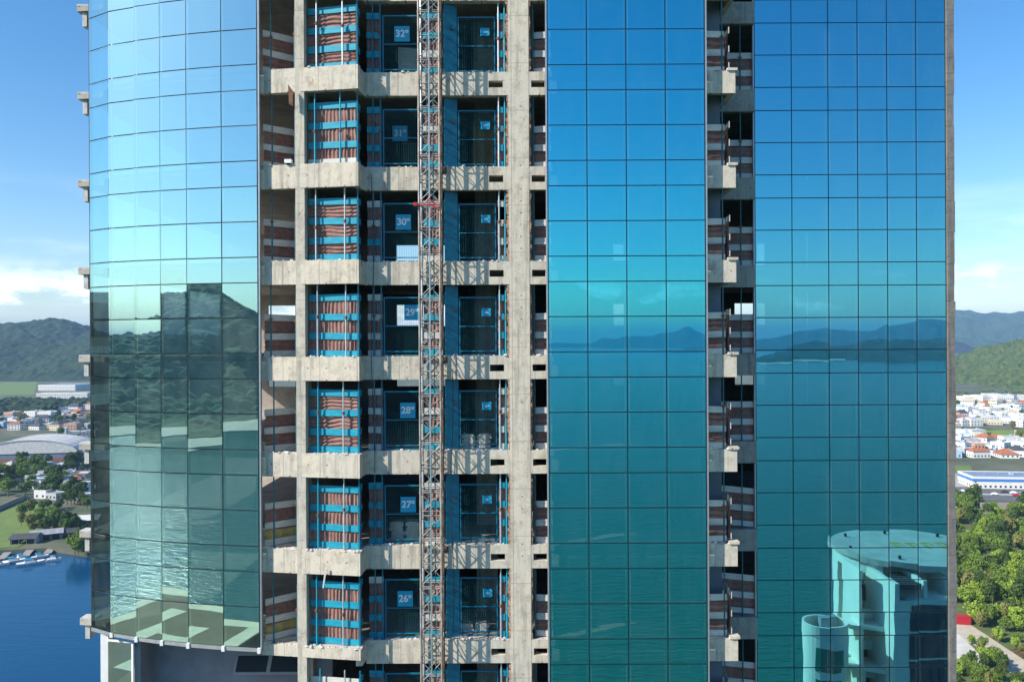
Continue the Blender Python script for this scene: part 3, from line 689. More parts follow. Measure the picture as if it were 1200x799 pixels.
    prop(0.72, 25.95, n, f'teal prop right of the brick-edged column on the {o} floor', TEAL, 'props right of the brick-edged column')
    # balcony between the glass wings
    a, c = (6.25, Y_REC + 0.22), (6.98, Y_REC + 0.22); og = (a[0], a[1], z)
    th = thing('guard_rail', f'white board rail on the small balcony between the glass wings, {o} floor', 'guard rail', og, 'rails on the small balconies')
    pleat((a[0], a[1] + 0.06), (c[0], c[1] + 0.06), z + 0.03, z + 1.3, False, n + 470, 0.2).build('corrugated_sheet', RED, th, og, True)
    e = (7.14, Y_REC + 1.2)
    pleat((c[0] + 0.1, c[1]), (e[0], e[1]), z + 0.10, z + 1.3, True, n + 480).build('corrugated_sheet', RED, th, og, True)
    for k, (h0, h1) in enumerate(hgts[:3]):
        board(a, c, z + h0, z + h1, rb).build('board', WOODB, th, og)
        board((c[0] + 0.13, c[1] - 0.1), (e[0] + 0.03, e[1]), z + h0 + 0.1, z + h1 + 0.1, rb).build('board', WOODB, th, og)
    a, c = (7.30, 28.0), (8.52, 28.0); og = (a[0], a[1], z)
    th = thing('guard_rail', f'set-back white board rail beside the right glass wing on the {o} floor', 'guard rail', og, 'rails beside the right glass wing')
    pleat((a[0], a[1] + 0.06), (c[0], c[1] + 0.06), z + 0.03, z + 1.3, False, n + 570, 0.2).build('corrugated_sheet', RED, th, og, True)
    sl = 0.12 if n in (25, 26, 27) else 0.0
    for h0, h1 in hgts[:3]: MB().wall(a, c, 0.025, z + h0 + sl, z + h1 + sl, 0, z + h0, z + h1).build('board', WOODB, th, og)
    prop(6.86, Y_REC + 0.10, n, f'teal prop on the small balcony between the glass wings, {o} floor', TEAL, 'props between the glass wings')
    prop(8.02, 27.86, n, f'teal prop before the right glass wing on the {o} floor', TEAL, 'props between the glass wings')
    # number plate of the storey
    sx0 = {32: 473, 31: 470, 30: 473.5, 29: 483, 28: 477.5, 27: 477.5, 26: 473.5, 25: 474}[n]
    X = (sx0 - CX) / F_PX * 25.93; s = 0.25; y = 25.93; zc = z + (1.30 if n != 29 else 1.42)
    if n == 31: y, X = 26.6, X * 26.6 / 25.93
    th = thing('number_plate', f'square blue plate reading {n}º {"in shade behind" if n == 31 else "on"} the hoist gate', 'sign', (X, y, zc), 'storey number plates')
    b = MB(); b.box(-s, s, -0.012, 0.0, -s, s); b.build('plate', SIGNB, th)
    cu = bpy.data.curves.new('lettering', 'FONT'); cu.body = f'{n}º'; cu.size = 0.31; cu.align_x = 'CENTER'; cu.align_y = 'CENTER'; cu.extrude = 0.002; cu.offset = 0.007
    cu.materials.append(WHITE)
    tmp = bpy.data.objects.new('lettering', cu); C.objects.link(tmp); bpy.context.view_layer.update()
    me = bpy.data.meshes.new_from_object(tmp.evaluated_get(bpy.context.evaluated_depsgraph_get())); bpy.data.objects.remove(tmp)
    t = bpy.data.objects.new('lettering', me); C.objects.link(t); t.parent = th; t.location = (0, -0.016, 0.0); t.rotation_euler = (R(90), 0, 0)
    # small blue notice in the passage gate
    X = (570 - CX) / F_PX * 26.1; th = thing('notice', f'small blue notice with a white emblem on the {o} floor passage gate', 'sign', (X, 26.1, z + 1.42), 'small blue notices')
    b = MB(); b.box(-0.15, 0.15, -0.01, 0, -0.13, 0.13); b.build('plate', SIGNB, th)
    b = MB(); b.box(-0.05, 0.05, -0.014, -0.011, -0.035, -0.01); b.box(-0.018, 0.018, -0.0145, -0.0115, -0.008, 0.05); b.box(-0.07, -0.03, -0.014, -0.011, -0.008, 0.012); b.box(0.03, 0.07, -0.014, -0.011, -0.008, 0.012); b.build('emblem', WHITE, th)

# ------------------------------------------------------------------ hoist mast
MX, MY0, MW, SEC = -2.57, 25.02, 0.65, 1.508
zm0 = FL(24) - 1; nsec = 26
mast = thing('hoist_mast', 'tall lattice steel mast of the construction hoist in front of the concrete storeys', 'hoist mast', (MX, MY0 + MW / 2, zm0))
og = (MX, MY0 + MW / 2, zm0)
xl, xr = MX - MW / 2, MX + MW / 2; yf, ybk = MY0, MY0 + MW
for x, y, m in ((xl, yf, STEEL), (xr, yf, STEEL), (xl, ybk, GALV), (xr, ybk, RUST)):
    b = MB()
    for k in range(nsec):
        za = zm0 + k * SEC; b.tube((x, y, za + 0.004), (x, y, za + SEC - 0.004), 0.038, 8); b.tube((x, y, za + SEC - 0.05), (x, y, za + SEC - 0.006), 0.05, 8)
    b.build('leg', m, mast, og)
for k in range(nsec):
    za = zm0 + k * SEC; b = MB(); hs = SEC / 2
    for y in (yf, ybk):
        for q in (0.03, hs, SEC - 0.03): b.tube((xl, y, za + q), (xr, y, za + q), 0.020, 6)
        for q in (0, hs):
            b.tube((xl, y, za + q + 0.05), (xr, y, za + q + hs - 0.05), 0.014, 6); b.tube((xr, y + 0.02, za + q + 0.05), (xl, y + 0.02, za + q + hs - 0.05), 0.014, 6)
    for x in (xl, xr):
        for q in (0.03, hs): b.tube((x, yf, za + q), (x, ybk, za + q), 0.018, 6)
        b.tube((x, yf, za + 0.05), (x, ybk, za + SEC - 0.05), 0.013, 6)
    b.build('lattice', STEEL, mast, og)
b = MB(); b.box(MX - 0.022, MX + 0.022, yf - 0.06, yf - 0.005, zm0, zm0 + nsec * SEC); b.build('rack', ALU, mast, og)
b = MB(); b.tube((MX + 0.12, yf + 0.2, zm0), (MX + 0.10, yf + 0.2, zm0 + nsec * SEC), 0.02, 6); b.tube((MX - 0.1, yf + 0.3, zm0), (MX - 0.1, yf + 0.3, zm0 + nsec * SEC), 0.014, 6); b.build('cable', TEAL, mast, og)
zr = ZC + (CY - 240) / F_PX * MY0
b = MB(); b.box(xl - 0.16, xr + 0.0, yf - 0.11, yf - 0.07, zr - 0.02, zr + 0.02); b.box(xl - 0.17, xl - 0.05, yf - 0.13, yf - 0.05, zr - 0.04, zr + 0.07)
b.tube((MX - 0.22, yf - 0.1, zr - 0.02), (MX, yf - 0.1, zr + 0.19), 0.02, 6); b.tube((MX + 0.22, yf - 0.1, zr - 0.02), (MX, yf - 0.1, zr + 0.19), 0.02, 6); b.tube((MX, yf - 0.1, zr + .02), (xr, yf - 0.1, zr - 0.14), 0.02, 6)
b.build('cable_guide', REDP, mast, og)
for n in (33, 31, 29, 27, 25):
    z = FL(n) - 0.12 ; nm = {33: 'above the 32nd floor', 31: 'at the 31st floor beam', 29: 'at the 29th floor beam', 27: 'at the 27th floor beam', 25: 'at the lowest beam in view'}[n]
    og2 = (MX, Y_REC, z)
    th = thing('mast_tie', f'steel tie frame holding the lattice mast {nm}', 'mast tie', og2, 'mast ties')
    b = MB(); b.tube((xl, ybk + 0.05, z), (xl, Y_REC - 0.02, z), 0.03, 8); b.tube((xr, ybk + 0.05, z), (xr + 0.08, Y_REC - 0.02, z), 0.03, 8); b.tube((xl - 0.1, ybk + 0.05, z), (xr + 0.1, ybk + 0.05, z), 0.03, 8)
    b.build('tie_tube', STEEL, th, og2)
    b = MB(); b.box(xl - 0.08, xl + 0.08, Y_REC - 0.02, Y_REC - 0.002, z - 0.1, z + 0.1); b.build('anchor_plate', RUST, th, og2); b = MB(); b.box(xr, xr + 0.16, Y_REC - 0.02, Y_REC - 0.002, z - 0.1, z + 0.1); b.build('anchor_plate', RUST, th, og2)
# small loose things on the storeys
x, y, z = atd(344, 108, 25.15)
b = MB(); b.hexa([(-0.10, -0.02, -0.35), (0.02, -0.02, -0.42), (0.02, 0, -0.42), (-0.10, 0, -0.35), (-0.13, -0.02, 0.27), (0.03, -0.02, 0.05), (0.03, 0, 0.05), (-0.13, 0, 0.27)])
o_ = b.build('rusty_plate', RUST); o_.location = (x, y, z); tag(o_, 'rusty torn steel plate hanging on the 32nd floor balcony beam', 'steel plate')
x, y, z = atd(338, 193, 25.25); z = FL(31) + 0.01
th = thing('floodlight', 'small white floodlight lying on the 31st floor slab edge', 'floodlight', (x, y + 0.1, z))
b = MB(); b.box(-0.11, 0.11, -0.08, 0.08, 0.03, 0.15); b.build('housing', WHITE, th); b = MB(); b.box(-0.07, 0.07, -0.05, 0.05, 0, 0.029); b.build('foot', DARKM, th)
x, y, z = atd(379, 672, 25.1)
b = MB(); b.hexa([(-0.05, -0.05, -0.40), (-0.01, -0.05, -0.40), (-0.01, -0.03, -0.40), (-0.05, -0.03, -0.40), (0.02, -0.01, 0.22), (0.08, -0.01, 0.22), (0.08, 0.01, 0.22), (0.02, 0.01, 0.22)])
o_ = b.build('plank', WOODB); o_.location = (x, y - 0.02, z); tag(o_, 'pale plank hanging below the 27th floor balcony screen', 'plank')

# ------------------------------------------------------------------ trees
def leaf_mat(name, c1, c2):
    m = mat(name, c1, 0.8, col2=c2, vscale=0.9, spec=0.2)
    return m
LEAF = {'dark': leaf_mat('leaves_dark', (0.045, 0.085, 0.018), (0.08, 0.13, 0.03)), 'mid': leaf_mat('leaves_mid', (0.10, 0.17, 0.025), (0.16, 0.24, 0.04)),
        'bright': leaf_mat('leaves_bright', (0.19, 0.30, 0.03), (0.28, 0.38, 0.06)), 'olive': leaf_mat('leaves_olive', (0.16, 0.18, 0.04), (0.24, 0.24, 0.08)), 'palm': leaf_mat('leaves_palm', (0.10, 0.16, 0.03), (0.17, 0.23, 0.06))}
BARK = mat('bark', (0.16, 0.12, 0.09), 0.95, var=0.3, vscale=5)
def crown_mesh(seed, rx, rz, nleaf, lobes, size):
    rb = random.Random(seed); b = MB(); cs = []
    for _ in range(lobes):
        a = rb.uniform(0, 6.28); r_ = rb.uniform(0.15, 0.75) * rx; zz = rb.uniform(-0.55, 0.75) * rz
        r_ *= 1 - 0.35 * abs(zz / rz)
        cs.append((r_ * math.cos(a), r_ * math.sin(a), zz, rb.uniform(0.18, 0.42) * rx))
    for _ in range(nleaf):
        cx, cy_, cz, cr = rb.choice(cs)
        d = Vector((rb.gauss(0, 1), rb.gauss(0, 1), rb.gauss(0, 1) + 0.25)).normalized()
        p = Vector((cx, cy_, cz)) + d * cr * rb.uniform(0.55, 1.22)
        nrm = (d + Vector((rb.gauss(0, .5), rb.gauss(0, .5), rb.gauss(0, .5)))).normalized()
        t1 = nrm.orthogonal().normalized(); q = Matrix.Rotation(rb.uniform(0, 6.28), 3, nrm); t1 = q @ t1; t2 = nrm.cross(t1)
        s = size * rb.uniform(0.6, 1.4)
        b.poly([p + t1 * s, p + t2 * s * 0.55 + nrm * s * .15, p - t1 * s, p - t2 * s * 0.55 + nrm * s * .15])
    return b
def tree_proto(kind, seed, rx=3.4, rz=2.6, hgt=3.4, nleaf=1300, lobes=18, size=0.36):
    nm = 'bush' if kind == 'bright' else 'tree'
    th = thing(nm, nm, nm, (0, 0, -60))
    b = crown_mesh(seed, rx, rz, nleaf, lobes, size); b.v = [(x, y, z + hgt + rz * 0.45) for x, y, z in b.v]
    b.build('crown', LEAF[kind], th)
    b = MB(); rb = random.Random(seed); b.tube((0, 0, -0.3), (0.1, 0.05, hgt), 0.20, 7, r1=0.12)
    for k in range(5):
        a = k * 1.256 + rb.uniform(-.3, .3); b.tube((0.08, 0.04, hgt * 0.8), (rx * 0.5 * math.cos(a), rx * 0.5 * math.sin(a), hgt + rz * rb.uniform(0.2, .7)), 0.09, 5, r1=0.03)
    b.build('trunk', BARK, th)
    return th
def palm_proto(seed):
    th = thing('palm_tree', 'palm', 'palm', (0, 0, -60)); rb = random.Random(seed); b = MB()
    for k in range(16):
        a = k * 0.3927 + rb.uniform(-.15, .15); up = rb.uniform(0.1, 0.9); L = rb.uniform(2.0, 2.8); prev = Vector((0, 0, 4.2)); w0 = 0.30
        for s in range(5):
            u = (s + 1) / 5; p = Vector((math.cos(a) * L * u, math.sin(a) * L * u, 4.2 + up * L * u - 1.5 * L * u * u * 0.6))
            sd_ = Vector((-math.sin(a), math.cos(a), 0)) * w0 * (1 - u * 0.8); s0 = Vector((-math.sin(a), math.cos(a), 0)) * w0 * (1 - (u - .2) * 0.8)
            b.poly([prev - s0, p - sd_, p + Vector((0, 0, 0.08)), prev + Vector((0, 0, 0.08))]); b.poly([prev + Vector((0, 0, 0.08)), p + Vector((0, 0, 0.08)), p + sd_, prev + s0]); prev = p
    b.build('crown', LEAF['palm'], th); MB().tube((0, 0, -0.3), (0.15, 0, 4.2), 0.17, 7, r1=0.11).build('trunk', BARK, th)
    return th
PROTO = {'dark': [tree_proto('dark', 1), tree_proto('dark', 2, 3.0, 3.0)], 'mid': [tree_proto('mid', 3), tree_proto('mid', 4, 3.8, 2.3)],
         'bright': [tree_proto('bright', 5, 3.0, 2.2, 2.2), tree_proto('bright', 6, 2.6, 2.4, 2.0)], 'olive': [tree_proto('olive', 7, 3.4, 2.2, 2.8), tree_proto('olive', 8, 2.8, 2.4, 2.4)], 'palm': [palm_proto(9)]}
used = set()
def plant(kind, loc, sc, label, group, rb):
    p = rb.choice(PROTO[kind]); rz = rb.uniform(0, 6.28); sc = (sc * rb.uniform(.85, 1.2), sc * rb.uniform(.85, 1.2), sc * rb.uniform(.75, 1.3))
    if id(p) not in used:
        used.add(id(p)); p.location = loc; p.rotation_euler = (0, 0, rz); p.scale = sc; p['label'] = label; p['group'] = group; return p
    return copy_tree(p, loc, rz, sc, label, group)
GZ = 1.5
def in_poly(x, y, poly):
    c = False
    for (x0, y0), (x1, y1) in zip(poly, poly[1:] + poly[:1]):
        if (y0 > y) != (y1 > y) and x < (x1 - x0) * (y - y0) / (y1 - y0) + x0: c = not c
    return c
# the scrub on the right, the track beside it
track_px = [(1108, 730), (1135, 732), (1165, 752), (1215, 785), (1260, 812), (1260, 850), (1195, 800), (1160, 772), (1138, 755), (1108, 748)]
clear_px = [(1100, 742), (1122, 744), (1148, 768), (1150, 776), (1120, 783), (1100, 783)]
UNDER = mat('undergrowth_ground', (0.06, 0.10, 0.018), 0.95, col2=(0.13, 0.16, 0.045), vscale=0.25)
pts = [at(px, py, GZ)[:2] for px, py in ((1095, 840), (1300, 860), (1300, 604), (1095, 590))]
sheet('scrub_ground', pts, GZ + 0.05, UNDER, 0.04)
TRACK = mat('sandy_track', (0.42, 0.36, 0.27), 0.95, col2=(0.52, 0.46, 0.36), vscale=0.3)
sheet('path', [at(px, py, GZ)[:2] for px, py in track_px], GZ + 0.10, TRACK, 0.04)
sheet('path', [at(px, py, GZ)[:2] for px, py in clear_px], GZ + 0.105, mat('pale_sand', (0.55, 0.53, 0.48), 0.95, var=0.12, vscale=0.4), 0.04)
rb = random.Random(21); placed = []
tp = [at(px, py, GZ)[:2] for px, py in track_px]; cp = [at(px, py, GZ)[:2] for px, py in clear_px]
KL = {'dark': 'dark rounded tree in the dense scrub right of the tower', 'mid': 'mid-green bushy tree in the dense scrub right of the tower', 'bright': 'bright yellow-green bush in the dense scrub right of the tower', 'olive': 'olive-brown sparse tree in the dense scrub right of the tower', 'palm': 'pale palm sticking out of the scrub right of the tower'}
tries = 0
while tries < 9000 and len(placed) < 262:
    tries += 1
    px, py = rb.uniform(1100, 1240), 600 + 215 * rb.random() ** 1.0
    x, y, _ = at(px, py, GZ)
    if any((x - q[0]) ** 2 + (y - q[1]) ** 2 < (2.5 + (y - 240) * 0.006) ** 2 for q in placed): continue
    if in_poly(x, y, tp) or in_poly(x, y, cp) or (py > 735 and px < 1128 and py < 780): continue
    if 712 < py < 736 and px < 1140: continue
    zn = mnoise.noise(Vector((x / 14, y / 22, 2.0))); low = py > 740
    kind = rb.choices(['dark', 'mid', 'bright', 'olive', 'palm'], [0.22 + max(0, zn), 0.34, 0.26 + (0.6 if 680 < py < 735 else 0), 0.16 + max(0, -zn) * 0.6, 0.09 if 600 < py < 690 else 0])[0]
    placed.append((x, y)); sc = rb.uniform(0.75, 1.25) * (0.55 if low else 1)
    plant(kind, (x, y, GZ), sc, KL[kind], 'trees in the scrub', rb)
# trees on the left bank and between the houses
def grove(boxes, label, group, kinds, cnt, seed, smin, smax, gap=4.0):
    rb = random.Random(seed); pl = []
    t = 0
    while len(pl) < cnt and t < cnt * 40:
        t += 1
        x0, x1, y0, y1 = rb.choice(boxes); px, py = rb.uniform(x0, x1), rb.uniform(y0, y1); x, y, _ = at(px, py, GZ)
        if any((x - q[0]) ** 2 + (y - q[1]) ** 2 < gap * gap for q in pl): continue
        pl.append((x, y)); k = rb.choice(kinds); sc = rb.uniform(smin, smax)
        plant(k, (x, y, GZ), sc, label.replace('*', {'dark': 'dark', 'mid': 'mid-green', 'bright': 'bright green', 'olive': 'olive'}[k]), group, rb)
grove([(86, 112, 638, 652)], '* bushy tree at the river edge beside the boathouse', 'trees at the river edge', ['dark', 'mid'], 9, 1, 0.9, 1.3, 3)
grove([(22, 62, 596, 626)], '* tree on the lawn bank above the boat sheds', 'trees on the lawn bank', ['mid', 'olive'], 13, 2, 0.7, 1.15, 4)
grove([(58, 112, 586, 598), (50, 100, 617, 626)], '* tree behind the boathouse', 'trees behind the boathouse', ['dark', 'dark', 'mid'], 18, 8, 0.8, 1.3, 3.5)
grove([(-20, 112, 560, 582)], '* tree in the row along the wall above the lawn', 'trees along the wall', ['dark', 'mid'], 34, 3, 1.0, 1.6, 4)
grove([(10, 70, 544, 562), (55, 110, 546, 556), (-20, 15, 556, 570)], '* tree between the houses in front of the arena', 'trees in front of the arena', ['dark', 'mid', 'dark'], 30, 4, 1.0, 1.6, 5)
grove([(66, 108, 505, 530), (-20, 110, 490, 500)], '* tree among the far houses behind the arena', 'trees behind the arena', ['dark', 'mid', 'olive'], 18, 5, 1.1, 1.7, 12)
grove([(1112, 1215, 476, 530)], '* tree among the houses right of the tower', 'trees among the right-hand houses', ['dark', 'mid', 'olive'], 18, 6, 0.8, 1.4, 10)
grove([(1118, 1148, 594, 604)], '* tree beside the bridge wall', 'trees beside the bridge wall', ['dark', 'mid'], 8, 7, 1.2, 1.6, 4)
for d in PROTO.values():
    for p in d:
        if id(p) not in used:
            for ch in list(p.children): bpy.data.objects.remove(ch)
            bpy.data.objects.remove(p)
# far woods that read as one mass
def flat_wood(pxs, y0, y1, m, h, cell, step):
    x0 = (pxs[0] - CX) / F_PX * (y0 + y1) / 2; x1 = (pxs[1] - CX) / F_PX * (y0 + y1) / 2
    o = ridge('woodland', [(x0, h), (x1, h)], y0, y0 + (y1 - y0) * 0.15, y1, m, step, tree=9, cell=cell, rough=0.5, base=GZ); o['kind'] = 'stuff'
flat_wood((-40, 112), 1010, 1330, FOREST_D, 4, 11, 4)
flat_wood((1095, 1215), 1185, 1330, FOREST_G, 4, 11, 4)
sheet('meadow', [at(px, py, GZ)[:2] for px, py in ((-40, 463), (40, 462), (44, 447), (-40, 447))], GZ + 0.3, GRASS, 0.2)
sheet('meadow', [at(px, py, GZ)[:2] for px, py in ((1146, 516), (1196, 516), (1192, 505), (1150, 505))], GZ + 0.3, mat('bright_grass', (0.16, 0.25, 0.03), 0.95, var=0.15, vscale=0.1), 0.2)
sheet('lawn', [at(px, py, GZ)[:2] for px, py in ((-60, 645), (20, 640), (64, 618), (64, 600), (40, 588), (20, 592), (-60, 622))], GZ + 0.2, GRASS, 0.15)
sheet('lawn', [at(px, py, GZ)[:2] for px, py in ((1100, 557), (1140, 554), (1136, 546), (1100, 547))], GZ + 0.2, GRASS, 0.15)

# ------------------------------------------------------------------ houses
ROOF_O = mat('terracotta_roof', (0.36, 0.13, 0.06), 0.9, var=0.25, vscale=0.8)
ROOF_G = mat('grey_roof', (0.30, 0.31, 0.33), 0.8, var=0.2, vscale=0.4)
ROOF_W = mat('pale_roof', (0.62, 0.61, 0.58), 0.8, var=0.12, vscale=0.4)
ROOF_D = mat('dark_roof', (0.06, 0.065, 0.075), 0.8, var=0.2, vscale=0.4)
ROOF_B = mat('blue_grey_roof', (0.20, 0.26, 0.36), 0.7, var=0.15, vscale=0.3)
WCOL = {'white': mat('wall_white', (0.74, 0.73, 0.70), 0.9, var=0.06, vscale=0.5), 'cream': mat('wall_cream', (0.62, 0.55, 0.42), 0.9, var=0.08, vscale=0.5), 'grey': mat('wall_grey', (0.40, 0.41, 0.42), 0.9, var=0.1, vscale=0.5),
        'salmon': mat('wall_salmon', (0.55, 0.34, 0.25), 0.9, var=0.08, vscale=0.5), 'pale blue': mat('wall_blue', (0.32, 0.45, 0.58), 0.9, var=0.08, vscale=0.5)}
WIN = mat('dark_window', (0.02, 0.03, 0.04), 0.15)
def house(loc, wd, dp, ht, rz, wall, roof, label, group, nm='house', cat='house'):
    th = thing(nm, label, cat, loc, group, rz); b = MB(); hw, hd = wd / 2, dp / 2
    b.box(-hw, hw, -hd, hd, 0, ht, 0)
    nfl = max(1, int(ht / 3)); 
    ws = []
    for f in range(nfl):
        zc = f * 3 + 1.0
        k = max(2, int(wd / 2.8))
        for i in range(k):
            x = -hw + (i + 0.5) * wd / k; ws.append((x - 0.6, x + 0.6, -hd - 0.03, -hd + 0.05, zc, zc + 1.2))
        k = max(2, int(dp / 3))
        for s in (-1, 1):
            for i in range(k):
                y = -hd + (i + 0.5) * dp / k; ws.append((s * hw - 0.04, s * hw + 0.04, y - 0.55, y + 0.55, zc, zc + 1.2))
    if nm == 'hall':
        wl = b.build('wall', WCOL[wall], th)
        for q in ws[:30]: MB().box(*q).build('window', WIN, wl)
    else:
        for q in ws: b.box(*q, 1)
        wl = b.build('wall', [WCOL[wall], WIN], th)
    r_ = MB(); o = 0.5
    if roof in ('terracotta', 'dark gabled'):
        rh = min(wd, dp) * 0.28; z0 = ht - 0.05
        P = [(-hw-o,-hd-o,z0),(hw+o,-hd-o,z0),(hw+o,hd+o,z0),(-hw-o,hd+o,z0)]
        if wd >= dp: A, B = (-hw + rh, 0, z0 + rh), (hw - rh, 0, z0 + rh); r_.poly([P[0],P[1],B,A]); r_.poly([P[1],P[2],B]); r_.poly([P[2],P[3],A,B]); r_.poly([P[3],P[0],A])
        else: A, B = (0, -hd + rh, z0 + rh), (0, hd - rh, z0 + rh); r_.poly([P[0],P[1],A]); r_.poly([P[1],P[2],B,A]); r_.poly([P[2],P[3],B]); r_.poly([P[3],P[0],A,B])
        r_.poly([P[3],P[2],P[1],P[0]])
        r_.build('roof', ROOF_O if roof == 'terracotta' else ROOF_D, th)
    else:
        m = {'flat grey': ROOF_G, 'flat pale': ROOF_W, 'flat dark': ROOF_D, 'flat blue-grey': ROOF_B}[roof]
        r_.box(-hw + .2, hw - .2, -hd + .2, hd - .2, ht + 0.004, ht + 0.12); r_.build('roof', m, th)
        q = MB(); q.box(-hw, hw, -hd, -hd + .19, ht + .003, ht + .55); q.box(-hw, hw, hd - .19, hd, ht + .003, ht + .55); q.box(-hw, -hw + .19, -hd + .2, hd - .2, ht + .003, ht + .55); q.box(hw - .19, hw, -hd + .2, hd - .2, ht + .003, ht + .55)
        q.build('parapet', WCOL[wall], th)
        if wd > 9: t = MB(); t.box(hw * 0.2, hw * 0.2 + 2.2, -1, 1.2, ht + 0.13, ht + 1.9); t.build('water_tank', WCOL['pale blue' if wall != 'pale blue' else 'grey'], th)
    return th
ORDW = ['first', 'second', 'third', 'fourth', 'fifth', 'sixth', 'seventh', 'eighth', 'ninth', 'tenth', 'eleventh', 'twelfth', 'thirteenth', 'fourteenth', 'fifteenth', 'sixteenth']
def row(py, xs, where, group, seed, size=(8, 14), ht=(3.5, 8), skip=()):
    rb = random.Random(seed); k = 0
    for px in xs:
        px2 = px + rb.uniform(-2, 2); p2 = py + rb.uniform(-2.2, 2.2); x, y, _ = at(px2, p2, GZ)
        if any(a < px2 < c for a, c in skip): continue
        wall = rb.choices(['white', 'cream', 'grey', 'salmon', 'pale blue'], [10, 3, 2.5, 1, 1])[0]
        roof = rb.choices(['flat pale', 'flat grey', 'terracotta', 'flat dark', 'dark gabled'], [5, 3.5, 1.6, 1, 1])[0]
        rt = {'flat pale': 'flat pale roof', 'flat grey': 'flat grey roof', 'terracotta': 'terracotta roof', 'flat dark': 'flat dark roof', 'dark gabled': 'dark hipped roof'}[roof]
        house((x, y, GZ), rb.uniform(*size), rb.uniform(size[0], size[1]), rb.uniform(*ht), rb.uniform(-0.5, 0.5), wall, roof, f'{wall} house with {rt}, {ORDW[k]} in {where}', group)
        k += 1
HB = 'houses behind the arena'
row(487, range(-10, 112, 13), "farthest row behind arena", HB, 1, (12, 20))
row(494, range(-12, 112, 12), "second farthest row behind arena", HB, 2, (10, 18))
row(501, range(-8, 112, 13), "row just behind arena roof", HB, 3, (9, 15))
row(511, range(74, 112, 12), "row beside arena back", HB, 4, (8, 13))
row(524, range(78, 112, 12), "row beside arena middle", HB, 5, (8, 12))
row(537, range(72, 112, 13), "row beside arena front", HB, 6, (7, 11))
row(549, range(-20, 112, 15), "row before the arena", 'houses in front of the arena', 7, (6, 10), (3, 6))
row(558, range(-8, 112, 21), "tree-dotted row before arena", 'houses in front of the arena', 8, (6, 10), (3, 6.5))
HR = 'houses right of the tower'
row(472, range(1112, 1226, 10), "farthest row under green hill", HR, 11, (14, 24), (5, 12))
row(478, range(1112, 1226, 11), "second row under green hill", HR, 12, (12, 20), (4, 9))
row(486, range(1112, 1226, 12), "row behind bright meadow", HR, 13, (10, 18))
row(496, range(1112, 1226, 13), "row at bright meadow's edge", HR, 14, (10, 17))
row(508, range(1112, 1226, 14), "row level with bright meadow", HR, 15, (9, 16), skip=((1142, 1200),))
row(522, range(1112, 1226, 14), "row before bright meadow", HR, 16, (9, 16))
row(534, range(1114, 1226, 16), "row behind white hall", HR, 17, (8, 15), (3, 6))
row(566, range(-14, 112, 13), 'row before the bank wall', 'houses in front of the arena', 21, (6, 9), (3, 6))
row(543, range(-20, 112, 17), 'row hugging the arena front', 'houses in front of the arena', 22, (6, 9), (3, 5), skip=((-6, 66),))
row(480, range(-12, 112, 11), 'row at the wood edge', HB, 23, (12, 20))
for k_, (py_, st_, wh_) in enumerate(((468, 9, 'row touching green hill foot'), (475, 10, 'tight third row under hill'), (482, 11, 'row well behind bright meadow'), (491, 12, 'row near bright meadow'), (501, 14, 'row by meadow top'), (515, 15, 'row by meadow bottom'), (528, 15, 'second row behind white hall'))):
    row(py_, range(1113, 1226, st_), wh_, HR, 30 + k_, (8, 15), skip=((1146, 1196),) if k_ in (4, 5) else ())
row(583, range(52, 112, 12), 'row below the bank wall', 'houses in front of the arena', 41, (6, 9), (3, 6))
row(573, range(40, 112, 14), 'row just above bank wall', 'houses in front of the arena', 42, (6, 9), (3, 6))
# big buildings
def big(name, px, py, wd, dp, ht, rz, wall, roof, label): 
    x, y, _ = at(px, py, GZ); return house((x, y + dp / 2, GZ), wd, dp, ht, rz, wall, roof, label, None, name, 'building')
big('warehouse', 68, 457, 78, 60, 11, -0.1, 'white', 'flat blue-grey', 'wide pale warehouse with blue-grey roof at the foot of the left hill')
big('factory_block', 72, 467, 84, 16, 10, 0.03, 'white', 'flat pale', 'long low white block in front of the pale warehouse')
hall = big('hall', 1186, 574, 44, 22, 7.2, -0.12, 'white', 'flat blue-grey', 'white hall with blue band and grey roof beside the road')
b = MB(); b.box(-22.1, 22.1, -11.12, -11.02, 4.6, 6.3); b.box(-22.12, -22.02, -11, 11, 4.6, 6.3); b.build('blue_band', mat('band_blue', (0.06, 0.22, 0.55), 0.6, var=0.05), hall)
# the arena: barrel roof on a low wall
x, y, _ = at(28, 541, GZ)
ar = thing('arena', 'big arena with pale ribbed barrel roof among the left-hand houses', 'building', (x, y + 22, GZ), None, 0.18)
b = MB(); b.box(-34, 34, -22, 22, 0, 7); b.build('wall', mat('arena_wall', (0.16, 0.20, 0.30), 0.8, var=0.15, vscale=0.3), ar)
b = MB(); ns = 14
for i in range(ns):
    a0, a1 = math.pi * i / ns, math.pi * (i + 1) / ns
    q0 = (-35 * math.cos(a0), 7 + 10.5 * math.sin(a0)); q1 = (-35 * math.cos(a1), 7 + 10.5 * math.sin(a1))
    b.poly([(q0[0], -23, q0[1]), (q1[0], -23, q1[1]), (q1[0], 23, q1[1]), (q0[0], 23, q0[1])])
b.poly([(-35 * math.cos(math.pi * i / ns), -22.5, 7 + 10.5 * math.sin(math.pi * i / ns)) for i in range(ns + 1)]); b.poly([(-35 * math.cos(math.pi * i / ns), 22.5, 7 + 10.5 * math.sin(math.pi * i / ns)) for i in range(ns, -1, -1)])
rf = b.build('roof', ROOF_W, ar)
for k in range(5):
    b = MB(); yy = -20 + k * 10
    for i in range(ns):
        a0, a1 = math.pi * i / ns, math.pi * (i + 1) / ns
        b.tube((-35.15 * math.cos(a0), yy, 7 + 10.65 * math.sin(a0)), (-35.15 * math.cos(a1), yy, 7 + 10.65 * math.sin(a1)), 0.25, 5)
    b.build('roof_rib', ROOF_G, rf)
